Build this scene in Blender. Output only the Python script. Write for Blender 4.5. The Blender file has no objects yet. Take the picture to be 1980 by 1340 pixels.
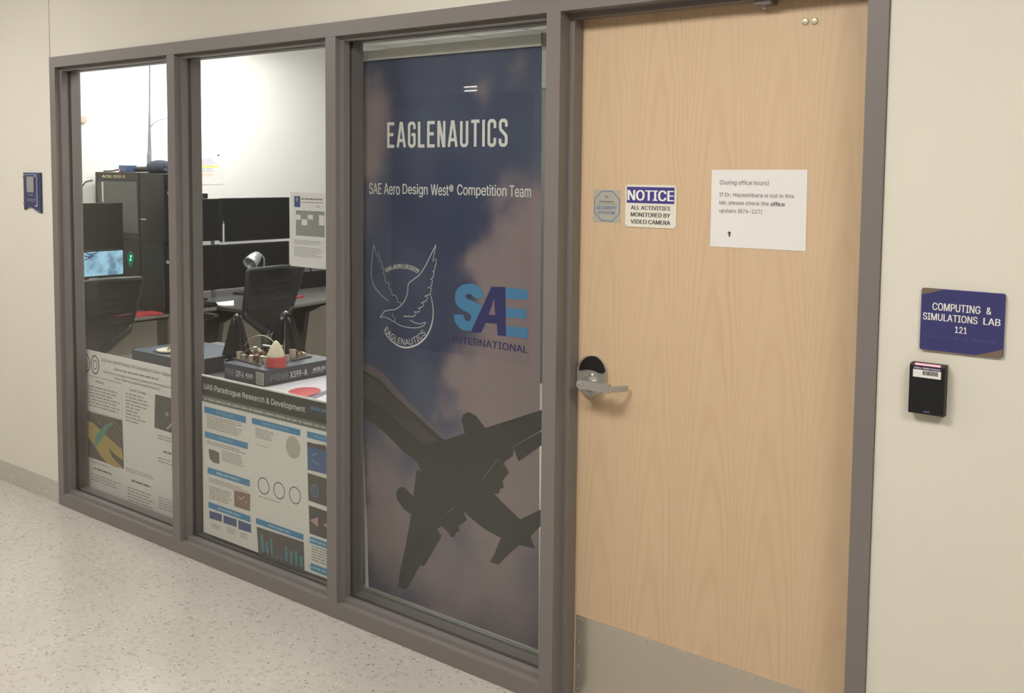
import bpy, bmesh, math, random
from mathutils import Vector, Matrix, noise
from mathutils.geometry import tessellate_polygon, delaunay_2d_cdt
random.seed(7)
C = bpy.context.scene.collection
S = bpy.context.scene

# ------------------------------------------------------------ camera, light, exposure
cam = bpy.data.cameras.new('camera'); co = bpy.data.objects.new('camera', cam); C.objects.link(co)
yaw, pit, rol = -.6748, .0732, .0102
f = Vector((math.sin(yaw)*math.cos(pit), math.cos(yaw)*math.cos(pit), -math.sin(pit)))
r = Vector((math.cos(yaw), -math.sin(yaw), 0)); u = r.cross(f)
r2 = r*math.cos(rol)+u*math.sin(rol); u2 = -r*math.sin(rol)+u*math.cos(rol)
m = Matrix((r2, u2, -f)).transposed().to_4x4(); m.translation = Vector((1.8161, -2.4886, 1.6579))
co.matrix_world = m
cam.sensor_fit = 'HORIZONTAL'; cam.sensor_width = 36; cam.lens = 36*1985.8/1980
cam.shift_y = -191.17/1980; cam.clip_start = .05
S.camera = co
w = bpy.data.worlds.new('world'); S.world = w; w.use_nodes = True
w.node_tree.nodes['Background'].inputs[0].default_value = (.9, .92, 1, 1)
w.node_tree.nodes['Background'].inputs[1].default_value = .02
S.view_settings.view_transform = 'Standard'; S.view_settings.look = 'None'
S.view_settings.gamma = 1; S.view_settings.use_curve_mapping = False
S.view_settings.exposure = 0
LAMP_HALL, LAMP_LAB, LAMP_ARM = 26.3, 12.0, 4.2      # strength of the hall panels, of the lab panels, of the arm lamp's bulb

# ------------------------------------------------------------ helpers
def lin(c):
    return tuple((v/255/12.92 if v <= 10 else ((v/255+.055)/1.055)**2.4) for v in c)
_m = {}
def mat(name, rgb, rough=.6, metal=0, spec=.5, emit=0, bump=0, bscale=300, alpha=1):
    if name in _m: return _m[name]
    M = bpy.data.materials.new(name); M.use_nodes = True; nt = M.node_tree; b = nt.nodes['Principled BSDF']
    c = lin(rgb)+(1,)
    b.inputs['Base Color'].default_value = c; b.inputs['Roughness'].default_value = rough
    b.inputs['Metallic'].default_value = metal; b.inputs['Specular IOR Level'].default_value = spec
    b.inputs['Alpha'].default_value = alpha
    if emit: b.inputs['Emission Color'].default_value = c; b.inputs['Emission Strength'].default_value = emit
    if bump:
        tc = nt.nodes.new('ShaderNodeTexCoord'); n = nt.nodes.new('ShaderNodeTexNoise'); n.inputs['Scale'].default_value = bscale
        bp = nt.nodes.new('ShaderNodeBump'); bp.inputs['Strength'].default_value = bump; bp.inputs['Distance'].default_value = .001
        nt.links.new(tc.outputs['Object'], n.inputs['Vector']); nt.links.new(n.outputs[0], bp.inputs['Height']); nt.links.new(bp.outputs[0], b.inputs['Normal'])
    _m[name] = M; return M
def origin(p):
    v = Vector((0, 0, 0))
    while p: v = v+p.location; p = p.parent
    return v
class MB:
    def __init__(s): s.b = bmesh.new(); s.g = []
    def box(s, x0, x1, y0, y1, z0, z1):
        vs = [s.b.verts.new((x, y, z)) for x in (x0, x1) for y in (y0, y1) for z in (z0, z1)]
        for q in ((0,1,3,2),(4,6,7,5),(0,4,5,1),(2,3,7,6),(0,2,6,4),(1,5,7,3)): s.b.faces.new([vs[i] for i in q])
        return s
    def prism(s, pts, ax, a, b):                      # polygon in the plane across axis ax, from a to b
        def P(p, t): return {'x': (t, p[0], p[1]), 'y': (p[0], t, p[1]), 'z': (p[0], p[1], t)}[ax]
        n = len(pts); A = [s.b.verts.new(P(p, a)) for p in pts]; B = [s.b.verts.new(P(p, b)) for p in pts]
        tris = tessellate_polygon([[Vector((p[0], p[1], 0)) for p in pts]])
        for t in tris: s.b.faces.new([A[i] for i in t]); s.b.faces.new([B[i] for i in reversed(t)])
        for i in range(n): s.b.faces.new((A[i], A[(i+1) % n], B[(i+1) % n], B[i]))
        return s
    def flat(s, pts, ax, t):
        def P(p): return {'x': (t, p[0], p[1]), 'y': (p[0], t, p[1]), 'z': (p[0], p[1], t)}[ax]
        A = [s.b.verts.new(P(p)) for p in pts]
        for q in tessellate_polygon([[Vector((p[0], p[1], 0)) for p in pts]]): s.b.faces.new([A[i] for i in q])
        return s
    def rect(s, bx, ax, t):
        x0, x1, z0, z1 = bx; return s.flat([(x0, z0), (x1, z0), (x1, z1), (x0, z1)], ax, t)
    def ribbon(s, pts, wd, ax, t, closed=False):       # flat drawn line; wd a number or one per point
        n = len(pts); W = wd if isinstance(wd, (list, tuple)) else [wd]*n; L = []; R = []
        for i in range(n):
            a = Vector(pts[(i-1) % n] if closed or i > 0 else pts[i]); b = Vector(pts[(i+1) % n] if closed or i < n-1 else pts[i])
            d = b-a; d = d.normalized() if d.length else Vector((1, 0)); nn = Vector((-d.y, d.x))*W[i]/2; p = Vector(pts[i])
            L.append(p+nn); R.append(p-nn)
        def P(p): return {'x': (t, p[0], p[1]), 'y': (p[0], t, p[1]), 'z': (p[0], p[1], t)}[ax]
        A = [s.b.verts.new(P(p)) for p in L]; B = [s.b.verts.new(P(p)) for p in R]
        for i in range(n if closed else n-1): s.b.faces.new((A[i], A[(i+1) % n], B[(i+1) % n], B[i]))
        return s
    def tube(s, pts, rad, seg=8, closed=False):
        pts = [Vector(p) for p in pts]; n = len(pts); RR = rad if isinstance(rad, (list, tuple)) else [rad]*n; rings = []; pu = None
        for i, p in enumerate(pts):
            a = pts[(i-1) % n] if closed or i > 0 else p; b = pts[(i+1) % n] if closed or i < n-1 else p
            d = (b-a).normalized()
            if pu is None: pu = d.orthogonal().normalized()
            pu = (pu-d*pu.dot(d)).normalized(); pv = d.cross(pu)
            rings.append([s.b.verts.new(p+(pu*math.cos(6.28319*k/seg)+pv*math.sin(6.28319*k/seg))*RR[i]) for k in range(seg)])
        for i in range(n if closed else n-1):
            A, B = rings[i], rings[(i+1) % n]
            for k in range(seg): s.b.faces.new((A[k], A[(k+1) % seg], B[(k+1) % seg], B[k]))
        if not closed: s.b.faces.new(list(reversed(rings[0]))); s.b.faces.new(rings[-1])
        return s
    def lathe(s, c, prof, ax=(0, 0, 1), seg=24, flute=0, nf=0):         # prof: (radius, height along ax)
        ax = Vector(ax).normalized(); a = ax.orthogonal().normalized(); b = ax.cross(a); c = Vector(c); rings = []
        for rr, h in prof:
            rings.append([s.b.verts.new(c+ax*h+(a*math.cos(6.28319*k/seg)+b*math.sin(6.28319*k/seg))*(rr*(1+flute*math.cos(6.28319*k*nf/seg)))) for k in range(seg)])
        for A, B in zip(rings, rings[1:]):
            for k in range(seg): s.b.faces.new((A[k], A[(k+1) % seg], B[(k+1) % seg], B[k]))
        s.b.faces.new(list(reversed(rings[0]))); s.b.faces.new(rings[-1])
        return s
    def build(s, name, M, parent=None, bevel=0, smooth=False, base=None, seg=2):
        b = s.b
        if name in ('flap_outline', 'photo_rings', 'photo_triangles', 'table_cells', 'chart_bars', 'photo_marks', 'ring_drawings', 'photo_stalks', 'crossbar', 'bronze_corner', 'round_emblem', 'loose_parts') and not s.g:
            b.verts.index_update(); b.verts.ensure_lookup_table(); a0 = 0; par = list(range(len(b.verts)))
            def find(i):
                while par[i] != i: i = par[i]
                return i
            for e in b.edges: par[max(find(e.verts[0].index), find(e.verts[1].index))] = min(find(e.verts[0].index), find(e.verts[1].index))
            st_ = sorted({find(i) for i in range(len(par))}); s.g = list(zip(st_, st_[1:]+[len(par)]))
        if len(s.g) > 1:                               # each line or block of print becomes a part of its own
            b.verts.index_update(); b.verts.ensure_lookup_table(); key = {}; out = []
            for gi, (a0, a1) in enumerate(s.g):
                for i in range(a0, a1): key[i] = gi
            for gi in list(range(len(s.g)))+[None]:
                fs = [f for f in b.faces if key.get(f.verts[0].index) == gi]
                if not fs: continue
                q = MB(); mp = {}
                for f in fs:
                    vs = []
                    for v in f.verts:
                        if v.index not in mp: mp[v.index] = q.b.verts.new(v.co)
                        vs.append(mp[v.index])
                    q.b.faces.new(vs)
                out.append(q.build(name, M, parent, bevel, smooth, base, seg))
            b.free(); return out[0]
        bmesh.ops.recalc_face_normals(b, faces=b.faces)
        if parent is None:
            xs = [v.co for v in b.verts]
            o0 = Vector(base) if base else Vector(((min(v.x for v in xs)+max(v.x for v in xs))/2, (min(v.y for v in xs)+max(v.y for v in xs))/2, min(v.z for v in xs)))
        else: o0 = origin(parent)
        for v in b.verts: v.co -= o0
        me = bpy.data.meshes.new(name); b.to_mesh(me); b.free(); me.materials.append(M)
        o = bpy.data.objects.new(name, me); C.objects.link(o)
        if parent is None: o.location = o0
        else: o.parent = parent
        if smooth:
            for p in me.polygons: p.use_smooth = True
        if bevel:
            md = o.modifiers.new('bevel', 'BEVEL'); md.width = bevel; md.segments = seg; md.limit_method = 'ANGLE'
        return o
def tag(o, label, cat, group=None, kind=None):
    o['label'] = label; o['category'] = cat
    if group: o['group'] = group
    if kind: o['kind'] = kind
    return o
def thing(name, loc, label, cat, group=None, kind=None):
    o = bpy.data.objects.new(name, None); C.objects.link(o); o.location = loc; o.empty_display_size = .05
    return tag(o, label, cat, group, kind)
import os
FONT = None
try:                                                   # the plain sans face that ships inside Blender; the built-in one if it is missing
    FONT = bpy.data.fonts.load(os.path.join(bpy.utils.system_resource('DATAFILES'), 'fonts', 'Inter.woff2'))
except Exception: FONT = None
def glyphs(s, bold=0, space=1):
    cu = bpy.data.curves.new('t', 'FONT'); cu.body = s; cu.size = 1; cu.offset = 0
    if FONT: cu.font = FONT
    cu.resolution_u = 3; cu.space_character = space
    o = bpy.data.objects.new('t', cu); C.objects.link(o)
    cv = o.to_curve(bpy.context.evaluated_depsgraph_get()); loops = []
    for sp in cv.splines:                              # every contour sampled into a loop of points
        B = sp.bezier_points; L = []
        for k in range(len(B)):
            p0, p1, p2, p3 = B[k].co, B[k].handle_right, B[(k+1) % len(B)].handle_left, B[(k+1) % len(B)].co
            d = (p3-p0); st = abs(d.x*(p1-p0).y-d.y*(p1-p0).x)+abs(d.x*(p2-p0).y-d.y*(p2-p0).x) < 1e-5
            for t in ([0] if st else [0, .25, .5, .75]):
                q = p0*(1-t)**3+p1*3*t*(1-t)**2+p2*3*t*t*(1-t)+p3*t**3; L.append((q.x, q.y))
        if len(L) > 2: loops.append(L)
    o.to_curve_clear(); bpy.data.objects.remove(o); bpy.data.curves.remove(cu)
    return loops
def text(mb, s, bx, ax, t, bold=.004, space=1, flip=False, bow=None):    # letters stretched to fill the box (x0,x1,z0,z1)
    loops = glyphs(s, bold, space)
    if not loops: return mb
    n0 = len(mb.b.verts); mb.g.append((n0, n0))
    if bold: loops = [[(p+sx, q) for p, q in L] for sx in (-bold, 0, bold) for L in loops]     # a heavier face: laid again a hair to each side, then united
    VV = []; ed = []; bk = {}
    for L in loops:
        k0 = len(VV); n = len(L); VV += [Vector(p) for p in L]
        for k in range(n):
            ed.append((k0+k, k0+(k+1) % n)); A, B = L[k], L[(k+1) % n]
            for c_ in range(int(min(A[0], B[0])*30)-1, int(max(A[0], B[0])*30)+2): bk.setdefault(c_, []).append((A[0], A[1], B[0], B[1]))
    a0 = min(v.x for v in VV); a1 = max(v.x for v in VV); b0 = min(v.y for v in VV); b1 = max(v.y for v in VV)
    o_ = delaunay_2d_cdt(VV, ed, [], 0, 1e-5); V = [(v.x, v.y) for v in o_[0]]; F = []
    for g in o_[2]:
        X = sum(V[i][0] for i in g)/len(g); Y = sum(V[i][1] for i in g)/len(g); wn = 0
        for ax_, ay_, bx_, by_ in bk.get(int(X*30), ()):
            if (ax_ <= X) != (bx_ <= X) and ay_+(by_-ay_)*(X-ax_)/(bx_-ax_) > Y: wn += 1 if bx_ > ax_ else -1
        if wn: F.append(tuple(g))
    mb.g[-1] = (n0, n0+len(V))
    x0, x1, z0, z1 = bx; vs = []
    for p, q in V:
        U = (p-a0)/(a1-a0); W = (q-b0)/(b1-b0)
        if bow:                                        # bow = (cx, cz, radius, start angle, end angle, height, up/down)
            cx, cz, R, t0, t1, h, sg = bow; th = t0+(t1-t0)*U; rad = R+(h*W if sg > 0 else h*(1-W))
            X = cx+rad*math.sin(th); Z = cz+sg*rad*math.cos(th)
        else: X = x0+(x1-x0)*U; Z = z0+(z1-z0)*W
        vs.append(mb.b.verts.new({'x': (t, X, Z), 'y': (X, t, Z), 'z': (X, Z, t)}[ax]))
    for q in F:
        try: mb.b.faces.new([vs[i] for i in q])
        except ValueError: pass
    return mb
def words(mb, bx, rows, ax, t, fill=.5, ragged=.25):                    # rows of word-long marks: print too small to read
    x0, x1, z0, z1 = bx; h = (z1-z0)/rows; n0 = len(mb.b.verts)
    for i in range(rows):
        z = z1-(i+.5)*h; x = x0; end = x1-(random.random()*ragged*(x1-x0))
        while x < end:
            L = min(random.uniform(1.2, 4.2)*h, end-x)
            mb.rect((x, x+L, z-h*fill/2, z+h*fill/2), ax, t); x += L+h*.45
    mb.g.append((n0, len(mb.b.verts)))
    return mb
def smooth(P, n=4, closed=True):                     # Catmull-Rom through the points
    out = []; N_ = len(P)
    for i in range(N_ if closed else N_-1):
        g = lambda k: P[k % N_] if closed else P[max(0, min(N_-1, k))]
        p0, p1_, p2_, p3 = g(i-1), g(i), g(i+1), g(i+2)
        for k in range(n):
            t = k/n; out.append(tuple(.5*(2*p1_[c]+(p2_[c]-p0[c])*t+(2*p0[c]-5*p1_[c]+4*p2_[c]-p3[c])*t*t+(3*p1_[c]-p0[c]-3*p2_[c]+p3[c])*t**3) for c in (0, 1)))
    if not closed: out.append(tuple(P[-1]))
    return out
def rrect(x0, x1, z0, z1, rr, n=5):
    P = []
    for cx, cz, a in ((x1-rr, z1-rr, 0), (x0+rr, z1-rr, 90), (x0+rr, z0+rr, 180), (x1-rr, z0+rr, 270)):
        for k in range(n+1): t = math.radians(a+90*k/n); P.append((cx+rr*math.cos(t), cz+rr*math.sin(t)))
    return P
def ellipse(cx, cz, rx, rz, n=32): return [(cx+rx*math.cos(6.28319*k/n), cz+rz*math.sin(6.28319*k/n)) for k in range(n)]
def nodes(M): return M.node_tree, M.node_tree.nodes, M.node_tree.links

# ------------------------------------------------------------ materials
def paint(name, rgb, rough=.75, var=.05, spec=.3):
    M = mat(name, rgb, rough, spec=spec, bump=.25, bscale=420); nt, N, L = nodes(M); b = N['Principled BSDF']
    tc = N.new('ShaderNodeTexCoord'); n = N.new('ShaderNodeTexNoise'); n.inputs['Scale'].default_value = 1.4; n.inputs['Detail'].default_value = 3
    mx = N.new('ShaderNodeMix'); mx.data_type = 'RGBA'; c = lin(rgb)
    mx.inputs[6].default_value = tuple(v*(1-var) for v in c)+(1,); mx.inputs[7].default_value = tuple(min(1, v*(1+var)) for v in c)+(1,)
    L.new(tc.outputs['Object'], n.inputs['Vector']); L.new(n.outputs[0], mx.inputs[0]); L.new(mx.outputs[2], b.inputs['Base Color'])
    return M
M_WALL = paint('cream_paint', (220, 214, 199)); M_LAB = paint('lab_paint', (232, 230, 226)); M_CEIL = paint('ceiling_tile', (242, 241, 238), .9); M_FAR = paint('greige_paint', (150, 145, 138))
M_FRAME = paint('taupe_enamel', (123, 116, 112), .38, .03, .45)
M_CARPET = paint('lab_carpet', (176, 168, 158), .95, .12)

def terrazzo(name, ch=1):
    M = mat(name, (190, 181, 168), .13, spec=.5); nt, N, L = nodes(M); b = N['Principled BSDF']
    tc = N.new('ShaderNodeTexCoord'); col = None
    def mixc(prev, fac, c):
        mx = N.new('ShaderNodeMix'); mx.data_type = 'RGBA'; L.new(fac, mx.inputs[0]); mx.inputs[7].default_value = lin(c)+(1,)
        if isinstance(prev, tuple): mx.inputs[6].default_value = lin(prev)+(1,)
        else: L.new(prev, mx.inputs[6])
        return mx.outputs[2]
    n = N.new('ShaderNodeTexNoise'); n.inputs['Scale'].default_value = 2.2; n.inputs['Detail'].default_value = 4; L.new(tc.outputs['Object'], n.inputs['Vector'])
    col = mixc((196, 189, 179), n.outputs[0], (182, 175, 165))
    n3 = N.new('ShaderNodeTexNoise'); n3.inputs['Scale'].default_value = 48; n3.inputs['Detail'].default_value = 2; L.new(tc.outputs['Object'], n3.inputs['Vector'])
    cr = N.new('ShaderNodeValToRGB'); cr.color_ramp.elements[0].position = .56; cr.color_ramp.elements[1].position = .72; L.new(n3.outputs[0], cr.inputs[0])
    m3 = N.new('ShaderNodeMath'); m3.operation = 'MULTIPLY'; m3.inputs[1].default_value = .45; L.new(cr.outputs[0], m3.inputs[0]); col = mixc(col, m3.outputs[0], (150, 140, 126))
    for sc, thr, rad, c in ((64, .925, .27, (124, 112, 99)), (110, .93, .32, (118, 108, 97)), (40, .975, .15, (86, 78, 70)), (56, .92, .28, (212, 205, 194)), (22, .982, .11, (255, 255, 252))):
        v = N.new('ShaderNodeTexVoronoi'); v.inputs['Scale'].default_value = sc; L.new(tc.outputs['Object'], v.inputs['Vector'])
        sp = N.new('ShaderNodeSeparateColor'); L.new(v.outputs['Color'], sp.inputs[0])
        a = N.new('ShaderNodeMath'); a.operation = 'GREATER_THAN'; a.inputs[1].default_value = thr; L.new(sp.outputs[0], a.inputs[0])
        d = N.new('ShaderNodeMath'); d.operation = 'LESS_THAN'; d.inputs[1].default_value = rad; L.new(v.outputs['Distance'], d.inputs[0])
        e = N.new('ShaderNodeMath'); e.operation = 'MULTIPLY'; L.new(a.outputs[0], e.inputs[0]); L.new(d.outputs[0], e.inputs[1])
        e2 = N.new('ShaderNodeMath'); e2.operation = 'MULTIPLY'; e2.inputs[1].default_value = .8; L.new(e.outputs[0], e2.inputs[0])
        col = mixc(col, e2.outputs[0], c)
    L.new(col, b.inputs['Base Color'])
    n2 = N.new('ShaderNodeTexNoise'); n2.inputs['Scale'].default_value = 5; L.new(tc.outputs['Object'], n2.inputs['Vector'])
    mr = N.new('ShaderNodeMapRange'); mr.inputs[3].default_value = .15*ch; mr.inputs[4].default_value = .24*ch; L.new(n2.outputs[0], mr.inputs[0]); L.new(mr.outputs[0], b.inputs['Roughness'])
    return M
M_FLOOR = terrazzo('terrazzo'); M_BASE = terrazzo('terrazzo_base', 2)

def maple():
    M = mat('maple_veneer', (200, 170, 128), .42, spec=.35); nt, N, L = nodes(M); b = N['Principled BSDF']
    tc = N.new('ShaderNodeTexCoord'); sx = N.new('ShaderNodeSeparateXYZ'); L.new(tc.outputs['Object'], sx.inputs[0])
    def math_(op, a, bb=None, c=None):
        k = N.new('ShaderNodeMath'); k.operation = op
        for i, v in enumerate((a, bb, c)):
            if v is None: continue
            if isinstance(v, (int, float)): k.inputs[i].default_value = v
            else: L.new(v, k.inputs[i])
        return k.outputs[0]
    X, Z = sx.outputs[0], sx.outputs[2]
    cell = math_('DIVIDE', math_('ADD', X, 5.02), .183); idx = math_('FLOOR', cell); fr = math_('SUBTRACT', math_('FRACT', cell), .5)
    wob = N.new('ShaderNodeTexNoise'); wob.inputs['Scale'].default_value = 3.0; wob.inputs['Detail'].default_value = 3
    cv = N.new('ShaderNodeCombineXYZ'); L.new(math_('MULTIPLY', X, 2.6), cv.inputs[0]); L.new(math_('MULTIPLY', Z, .55), cv.inputs[2]); L.new(idx, cv.inputs[1]); L.new(cv.outputs[0], wob.inputs['Vector'])
    wn = math_('SUBTRACT', wob.outputs[0], .5)
    fx = math_('ADD', fr, math_('MULTIPLY', wn, .35))
    v = math_('ADD', math_('MULTIPLY', Z, 5.5), math_('MULTIPLY', math_('MULTIPLY', fx, fx), 26))
    v = math_('ADD', v, math_('MULTIPLY', wn, 3.2)); v = math_('ADD', v, math_('MULTIPLY', idx, 1.7))
    ring = math_('POWER', math_('ABSOLUTE', math_('SINE', math_('MULTIPLY', v, 2.1))), 5)
    am = N.new('ShaderNodeTexNoise'); am.inputs['Scale'].default_value = 1.6; L.new(cv.outputs[0], am.inputs['Vector'])
    ring = math_('MULTIPLY', ring, math_('MULTIPLY', am.outputs[0], .46))
    fi = N.new('ShaderNodeTexNoise'); fi.inputs['Scale'].default_value = 3; fi.inputs['Detail'].default_value = 5
    c2 = N.new('ShaderNodeCombineXYZ'); L.new(math_('MULTIPLY', X, 26), c2.inputs[0]); L.new(math_('MULTIPLY', Z, .8), c2.inputs[2]); L.new(c2.outputs[0], fi.inputs['Vector'])
    sl = math_('FRACT', math_('MULTIPLY', math_('SINE', math_('MULTIPLY', idx, 12.99)), 43.7))
    m1 = N.new('ShaderNodeMix'); m1.data_type = 'RGBA'; m1.inputs[6].default_value = lin((212, 186, 153))+(1,); m1.inputs[7].default_value = lin((203, 174, 140))+(1,); L.new(fi.outputs[0], m1.inputs[0])
    m2 = N.new('ShaderNodeMix'); m2.data_type = 'RGBA'; L.new(m1.outputs[2], m2.inputs[6]); m2.inputs[7].default_value = lin((178, 144, 108))+(1,); L.new(ring, m2.inputs[0])
    m3 = N.new('ShaderNodeMix'); m3.data_type = 'RGBA'; L.new(m2.outputs[2], m3.inputs[6]); m3.inputs[7].default_value = lin((216, 190, 154))+(1,); L.new(math_('MULTIPLY', sl, .3), m3.inputs[0])
    L.new(m3.outputs[2], b.inputs['Base Color'])
    return M
M_MAPLE = maple()

def glass_mat():
    M = bpy.data.materials.new('window_glass'); M.use_nodes = True; nt = M.node_tree; N = nt.nodes; L = nt.links; N.clear()
    o = N.new('ShaderNodeOutputMaterial'); mx = N.new('ShaderNodeMixShader'); t = N.new('ShaderNodeBsdfTransparent'); g = N.new('ShaderNodeBsdfGlossy')
    t.inputs[0].default_value = (.955, .965, .96, 1); g.inputs['Roughness'].default_value = .0; fr = N.new('ShaderNodeFresnel'); fr.inputs[0].default_value = 1.5
    geo = N.new('ShaderNodeNewGeometry'); io = N.new('ShaderNodeMapRange'); io.inputs[3].default_value = 1.45; io.inputs[4].default_value = 1/1.45
    L.new(geo.outputs['Backfacing'], io.inputs[0]); L.new(io.outputs[0], fr.inputs[0]); L.new(fr.outputs[0], mx.inputs[0]); L.new(t.outputs[0], mx.inputs[1]); L.new(g.outputs[0], mx.inputs[2]); L.new(mx.outputs[0], o.inputs[0])
    return M
M_GLASS = glass_mat()
M_BLACK = mat('black_plastic', (24, 25, 27), .45, spec=.4); M_SCREEN_OFF = mat('screen_off', (18, 20, 22), .35, spec=.3)
M_DARKMETAL = mat('dark_case_metal', (26, 28, 30), .5, spec=.35); M_DARK = mat('near_black', (20, 20, 22), .5)
M_STEEL = mat('satin_chrome', (196, 195, 188), .33, .75); M_SILVER = mat('silver_paint', (190, 192, 192), .35, .6)
M_WHITE = mat('white_print', (236, 234, 226), .6); M_PAPER = mat('white_paper', (228, 224, 220), .75); M_INK = mat('black_ink', (42, 40, 42), .7)
M_GREYINK = mat('grey_ink', (128, 122, 116), .8)

# ------------------------------------------------------------ setting: hall
def st(o, label, cat): return tag(o, label, cat, kind='structure')
XL, XR = -3.027, .965
st(MB().box(-9, 5, -4.3, .13, -.05, 0).build('floor', M_FLOOR), 'polished beige terrazzo hall floor with fine chips', 'floor')
st(MB().box(-9, 5, -4.3, .14, 2.95, 3.0).build('ceiling', M_CEIL), 'white hall ceiling above the glazed frame', 'ceiling')
st(MB().box(-9, XL-.001, .004, .14, 0, 2.95).build('wall_left', M_WALL), 'cream wall with the blue plaque beyond the window frame', 'wall')
st(MB().box(XL, XR, .007, .14, 2.184, 2.95).build('wall_front', M_WALL), 'cream wall band above the taupe frame', 'wall')
st(MB().box(XR+.001, 5, .007, .14, 0, 2.95).build('wall_right', M_WALL), 'cream wall with the room sign beside the door', 'wall')
st(MB().box(-9, -5.2, -4.4, -4.3, 0, 2.95).box(-3.5, 5, -4.4, -4.3, 0, 2.95).box(-5.2, -3.5, -4.4, -4.3, 2.35, 2.95).build('wall_back', M_FAR), 'greige wall across the hall', 'wall')
st(MB().box(-5.2, -3.5, -4.38, -4.33, 0, 2.35).build('door_2', mat('dark_door', (70, 58, 50), .5)), 'dark double door across the hall', 'door')
st(MB().box(-9.1, -9, -4.3, .14, 0, 2.95).build('wall_left', M_WALL), 'cream far end wall of the hall', 'wall')
st(MB().box(5, 5.1, -4.3, .14, 0, 2.95).build('wall_right', M_WALL), 'cream near end wall of the hall', 'wall')
st(MB().prism([(.002, 0), (.004, 0), (.004, .1115), (.003, .1115), (.002, .110)], 'x', -9, XL-.002).build('baseboard_left', M_BASE), 'terrazzo base along the cream wall beyond the windows', 'baseboard')
st(MB().prism([(.005, 0), (.007, 0), (.007, .1115), (.006, .1115), (.005, .110)], 'x', XR+.003, 5).build('baseboard_right', M_BASE), 'terrazzo base along the cream wall beside the door', 'baseboard')

# ------------------------------------------------------------ setting: lab
st(MB().box(-4.88, .3, .13, 5.0, -.05, 0).build('floor', M_CARPET), 'grey-brown carpet floor of the lab behind the glass', 'floor')
lc = thing('ceiling', (-2, 2.5, 2.75), 'white tiled lab ceiling seen above the tall banner', 'ceiling', kind='structure')
for i in range(9):
    for j in range(9):
        x0 = -4.9+i*.61; y0 = .14+j*.61
        if x0 > .2: continue
        if (i, j) in ((1, 2), (1, 3), (4, 2), (4, 3), (1, 4), (4, 4)): continue
        MB().box(x0+.008, min(x0+.602, .3), y0+.008, min(y0+.602, 5.0), 2.75, 2.765).build('panel', M_CEIL, lc)
gr = MB()
for i in range(10): gr.box(-4.9+i*.61-.012, -4.9+i*.61+.012, .14, 5, 2.744, 2.751)
for j in range(9): gr.box(-4.9, .3, .14+j*.61-.012, .14+j*.61+.012, 2.745, 2.752)
gr.build('grid', mat('grid_white', (236, 236, 232), .5), lc)
MB().box(-4.9, .3, .14, 5.0, 2.95, 3.0).build('slab', M_CEIL, lc)
st(MB().box(-4.88, -4.78, .14, 5.0, 0, 2.95).build('wall_left', M_LAB), 'white lab wall behind the monitors', 'wall')
st(MB().box(-4.88, .3, 4.96, 5.06, 0, 2.95).build('wall_back', M_LAB), 'white far wall of the lab above the banner', 'wall')
st(MB().box(.2, .3, .145, 4.96, 0, 2.95).build('wall_right', M_LAB), 'white lab wall hidden behind the banner side', 'wall')

# ------------------------------------------------------------ ceiling lights
def troffer(x0, x1, y0, y1, z, strength, label, col, group, drop=.008):
    t = thing('ceiling_light', ((x0+x1)/2, (y0+y1)/2, z), label, 'light', group)
    MB().box(x0, x1, y0, y0+.02, z-.015, z+.02).box(x0, x1, y1-.02, y1, z-.015, z+.02).box(x0, x0+.02, y0+.02, y1-.02, z-.015, z+.02).box(x1-.02, x1, y0+.02, y1-.02, z-.015, z+.02).build('frame', M_WHITE, t)
    MB().box(x0+.02, x1-.02, y0+.02, y1-.02, z-drop, z+.004).build('diffuser', mat('lens_%s' % group[:4], col, .5, emit=strength), t)
for x, lb in ((-6.8, 'hall ceiling light far down the hall beyond the plaque'), (-3.2, 'hall ceiling light over the farthest pane'), (.1, 'hall ceiling light over the blue banner pane'), (2.7, 'hall ceiling light over the card reader wall')): troffer(x-.6, x+.6, -1.95, -1.35, 2.935, LAMP_HALL, lb, (255, 253, 250), 'hall panel lights')
for x, y, lb in ((-4.29, .40, 'lab ceiling light over the computer towers'), (-2.46, .40, 'lab ceiling light over the window table'), (-4.29, 1.36, 'long lab ceiling light over the desk with the silver lamp'), (-2.46, 1.36, 'long lab ceiling light behind the banner')):
    troffer(x+.01, x+.60, y+.01, y+(.6 if y < 1 else 1.2), 2.63, LAMP_LAB, lb, (255, 254, 250), 'lab panel lights', .06)

t = thing('tube_light', (-4.17, -4.30, 2.36), 'tiny twin tube light over the dark double door across the hall', 'light')
MB().box(-4.25, -4.09, -4.30, -4.275, 2.356, 2.418).build('backplate', M_FRAME, t)
for z in (2.370, 2.404): MB().tube([(-4.24, -4.262, z), (-4.10, -4.262, z)], .005, 10).build('tube', mat('tube_glow', (255, 252, 246), .5, emit=14), t)

# ------------------------------------------------------------ the taupe hollow-metal frame, glass panes
fr = thing('trim_1', (-1, 0, 0), 'taupe painted steel frame holding three tall panes and the wooden door', 'frame', kind='structure')
D = .120
def glazed(x, s):        # profile points on one side of a member, s=+1 glass to its right
    return [(x, 0), (x, .023), (x+s*.016, .025), (x+s*.016, .054), (x+s*.003, .054), (x+s*.003, .071), (x+s*.016, .071), (x+s*.016, D)]
def plain(x): return [(x, 0), (x, D)]
def doorside(x, s): return [(x, 0), (x, .05), (x+s*.016, .05), (x+s*.016, .096), (x, .096), (x, D)]
def member(name, L, R):
    MB().prism(L+list(reversed(R)), 'z', 0, 2.184 if name != 'mullion' else 2.1338).build(name, M_FRAME, fr, bevel=.0008)
member('jamb', plain(XL), glazed(-2.976, 1))
member('mullion', glazed(-2.0436, -1), glazed(-1.989, 1))
member('mullion', glazed(-1.0434, -1), glazed(-.9895, 1))
member('jamb', glazed(-.0516, -1), doorside(0, 1))
member('jamb', doorside(.914, -1), plain(XR))
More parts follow.
